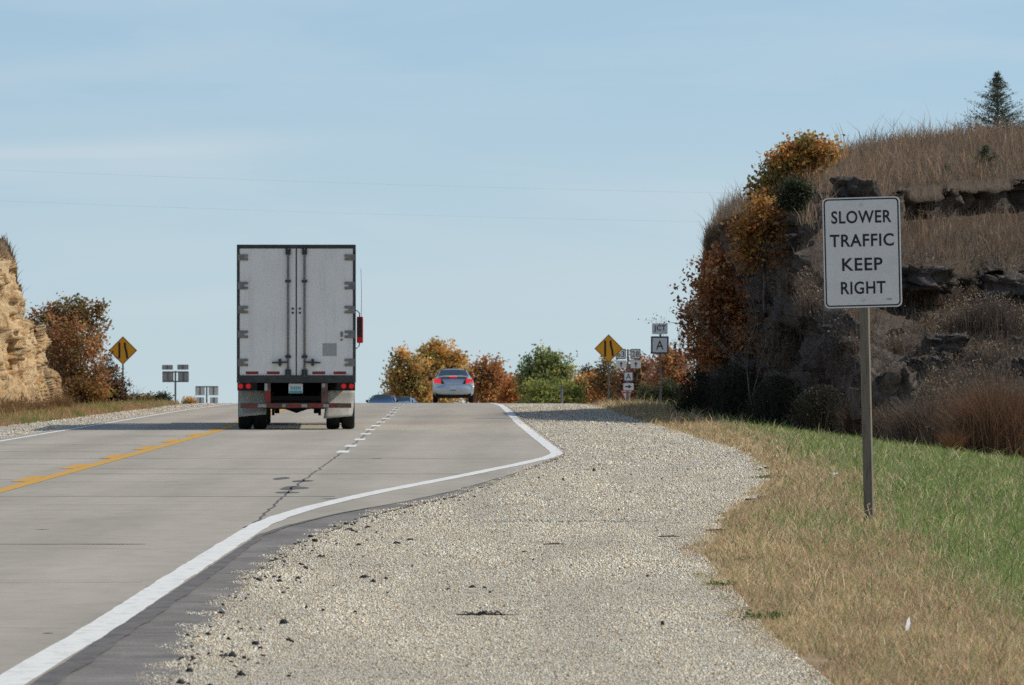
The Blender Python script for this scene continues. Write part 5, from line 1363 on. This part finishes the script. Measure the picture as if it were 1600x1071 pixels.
w = bpy.data.worlds.new('World'); sc.world = w; w.use_nodes = True
nt = w.node_tree; bg = nt.nodes['Background']
tc = nt.nodes.new('ShaderNodeTexCoord'); mp = nt.nodes.new('ShaderNodeMapping'); mp.inputs['Rotation'].default_value = (R(5), 0, 0)
nt.links.new(tc.outputs['Generated'], mp.inputs[0])
sky = nt.nodes.new('ShaderNodeTexSky'); sky.sky_type = 'NISHITA'; sky.sun_disc = False; sky.sun_elevation = R(EL); sky.sun_rotation = R(90 - AZ); sky.altitude = 300; sky.air_density = 1.0; sky.dust_density = 1.0; sky.ozone_density = 1.6
nt.links.new(mp.outputs[0], sky.inputs[0])
# thin cirrus veils
mc = nt.nodes.new('ShaderNodeMapping'); mc.inputs['Scale'].default_value = (14, 1, 90); mc.inputs['Rotation'].default_value = (0, R(3), 0); nt.links.new(tc.outputs['Generated'], mc.inputs[0])
cn = nt.nodes.new('ShaderNodeTexNoise'); cn.inputs['Scale'].default_value = 1.0; cn.inputs['Detail'].default_value = 6; cn.inputs['Roughness'].default_value = .55; cn.inputs['Distortion'].default_value = .6; nt.links.new(mc.outputs[0], cn.inputs['Vector'])
cf = ramp(nt, cn.outputs[0], [(.45, 0.0), (.75, .30)])
skyc = mixc(nt, cf, mixc(nt, 1, sky.outputs[0], (1.0, 1.05, 1.07), 'MULTIPLY'), (5.6, 6.1, 6.4))
sz = nt.nodes.new('ShaderNodeSeparateXYZ'); nt.links.new(tc.outputs['Generated'], sz.inputs[0])
hz = ramp(nt, sz.outputs[2], [(0.0, .42), (.035, 0.0)])
skyc = mixc(nt, hz, skyc, (5.2, 5.75, 6.0))
def mth(op, a, b):
    m = nt.nodes.new('ShaderNodeMath'); m.operation = op
    for v, i in ((a, 0), (b, 1)):
        if hasattr(v, 'links'): nt.links.new(v, m.inputs[i])
        elif v is not None: m.inputs[i].default_value = v
    return m.outputs[0]
cs = nt.nodes.new('ShaderNodeTexNoise'); cs.inputs['Scale'].default_value = 1; cs.inputs['Detail'].default_value = 5; mc2 = nt.nodes.new('ShaderNodeMapping'); mc2.inputs['Scale'].default_value = (28, 1, 240); nt.links.new(tc.outputs['Generated'], mc2.inputs[0]); nt.links.new(mc2.outputs[0], cs.inputs['Vector'])
for zc_, sl, wd, x0_, amp_ in ((.0262, .047, .0013, -.005, .5), (.0235, .04, .0010, -.022, .3), (.036, -.02, .0016, .03, .22)):
    d_ = mth('DIVIDE', mth('SUBTRACT', mth('SUBTRACT', sz.outputs[2], zc_), mth('MULTIPLY', sz.outputs[0], sl)), wd)
    d_ = mth('ADD', d_, mth('MULTIPLY', mth('SUBTRACT', cs.outputs[0], .5), 2.2))
    ga = mth('EXPONENT', mth('MULTIPLY', mth('MULTIPLY', d_, d_), -1.0), None)
    fx_ = nt.nodes.new('ShaderNodeMapRange'); nt.links.new(sz.outputs[0], fx_.inputs[0])
    fx_.inputs[1].default_value = x0_; fx_.inputs[2].default_value = x0_ - .03 if x0_ < .02 else x0_ + .03; fx_.inputs[3].default_value = 0; fx_.inputs[4].default_value = 1
    skyc = mixc(nt, mth('MULTIPLY', mth('MULTIPLY', ga, amp_), mth('MULTIPLY', fx_.outputs[0], cs.outputs[0])), skyc, (5.9, 6.2, 6.4))
nt.links.new(skyc, bg.inputs[0]); bg.inputs[1].default_value = .12

cam = bpy.data.cameras.new('camera'); co = bpy.data.objects.new('camera', cam); COL.objects.link(co); sc.camera = co
co.location = (0, 0, CAMH); co.rotation_euler = (R(90), 0, 0)
cam.sensor_width = 36; cam.lens = 36 * FPX / 1600; cam.shift_y = (HZ - 535.5) / 1600
cam.clip_start = .5; cam.clip_end = 12000
cam.dof.use_dof = True; cam.dof.focus_distance = 95; cam.dof.aperture_fstop = 20
sc.view_settings.view_transform = 'Standard'; sc.view_settings.look = 'None'; sc.view_settings.exposure = 0.0; sc.view_settings.gamma = 1
sc.view_settings.use_curve_mapping = False
cy = sc.cycles; cy.max_bounces = 6; cy.diffuse_bounces = 3; cy.glossy_bounces = 3; cy.transparent_max_bounces = 8; cy.caustics_reflective = False; cy.caustics_refractive = False
cy.use_denoising = False; cy.denoiser = 'OPENIMAGEDENOISE'; cy.denoising_input_passes = 'RGB_ALBEDO_NORMAL'
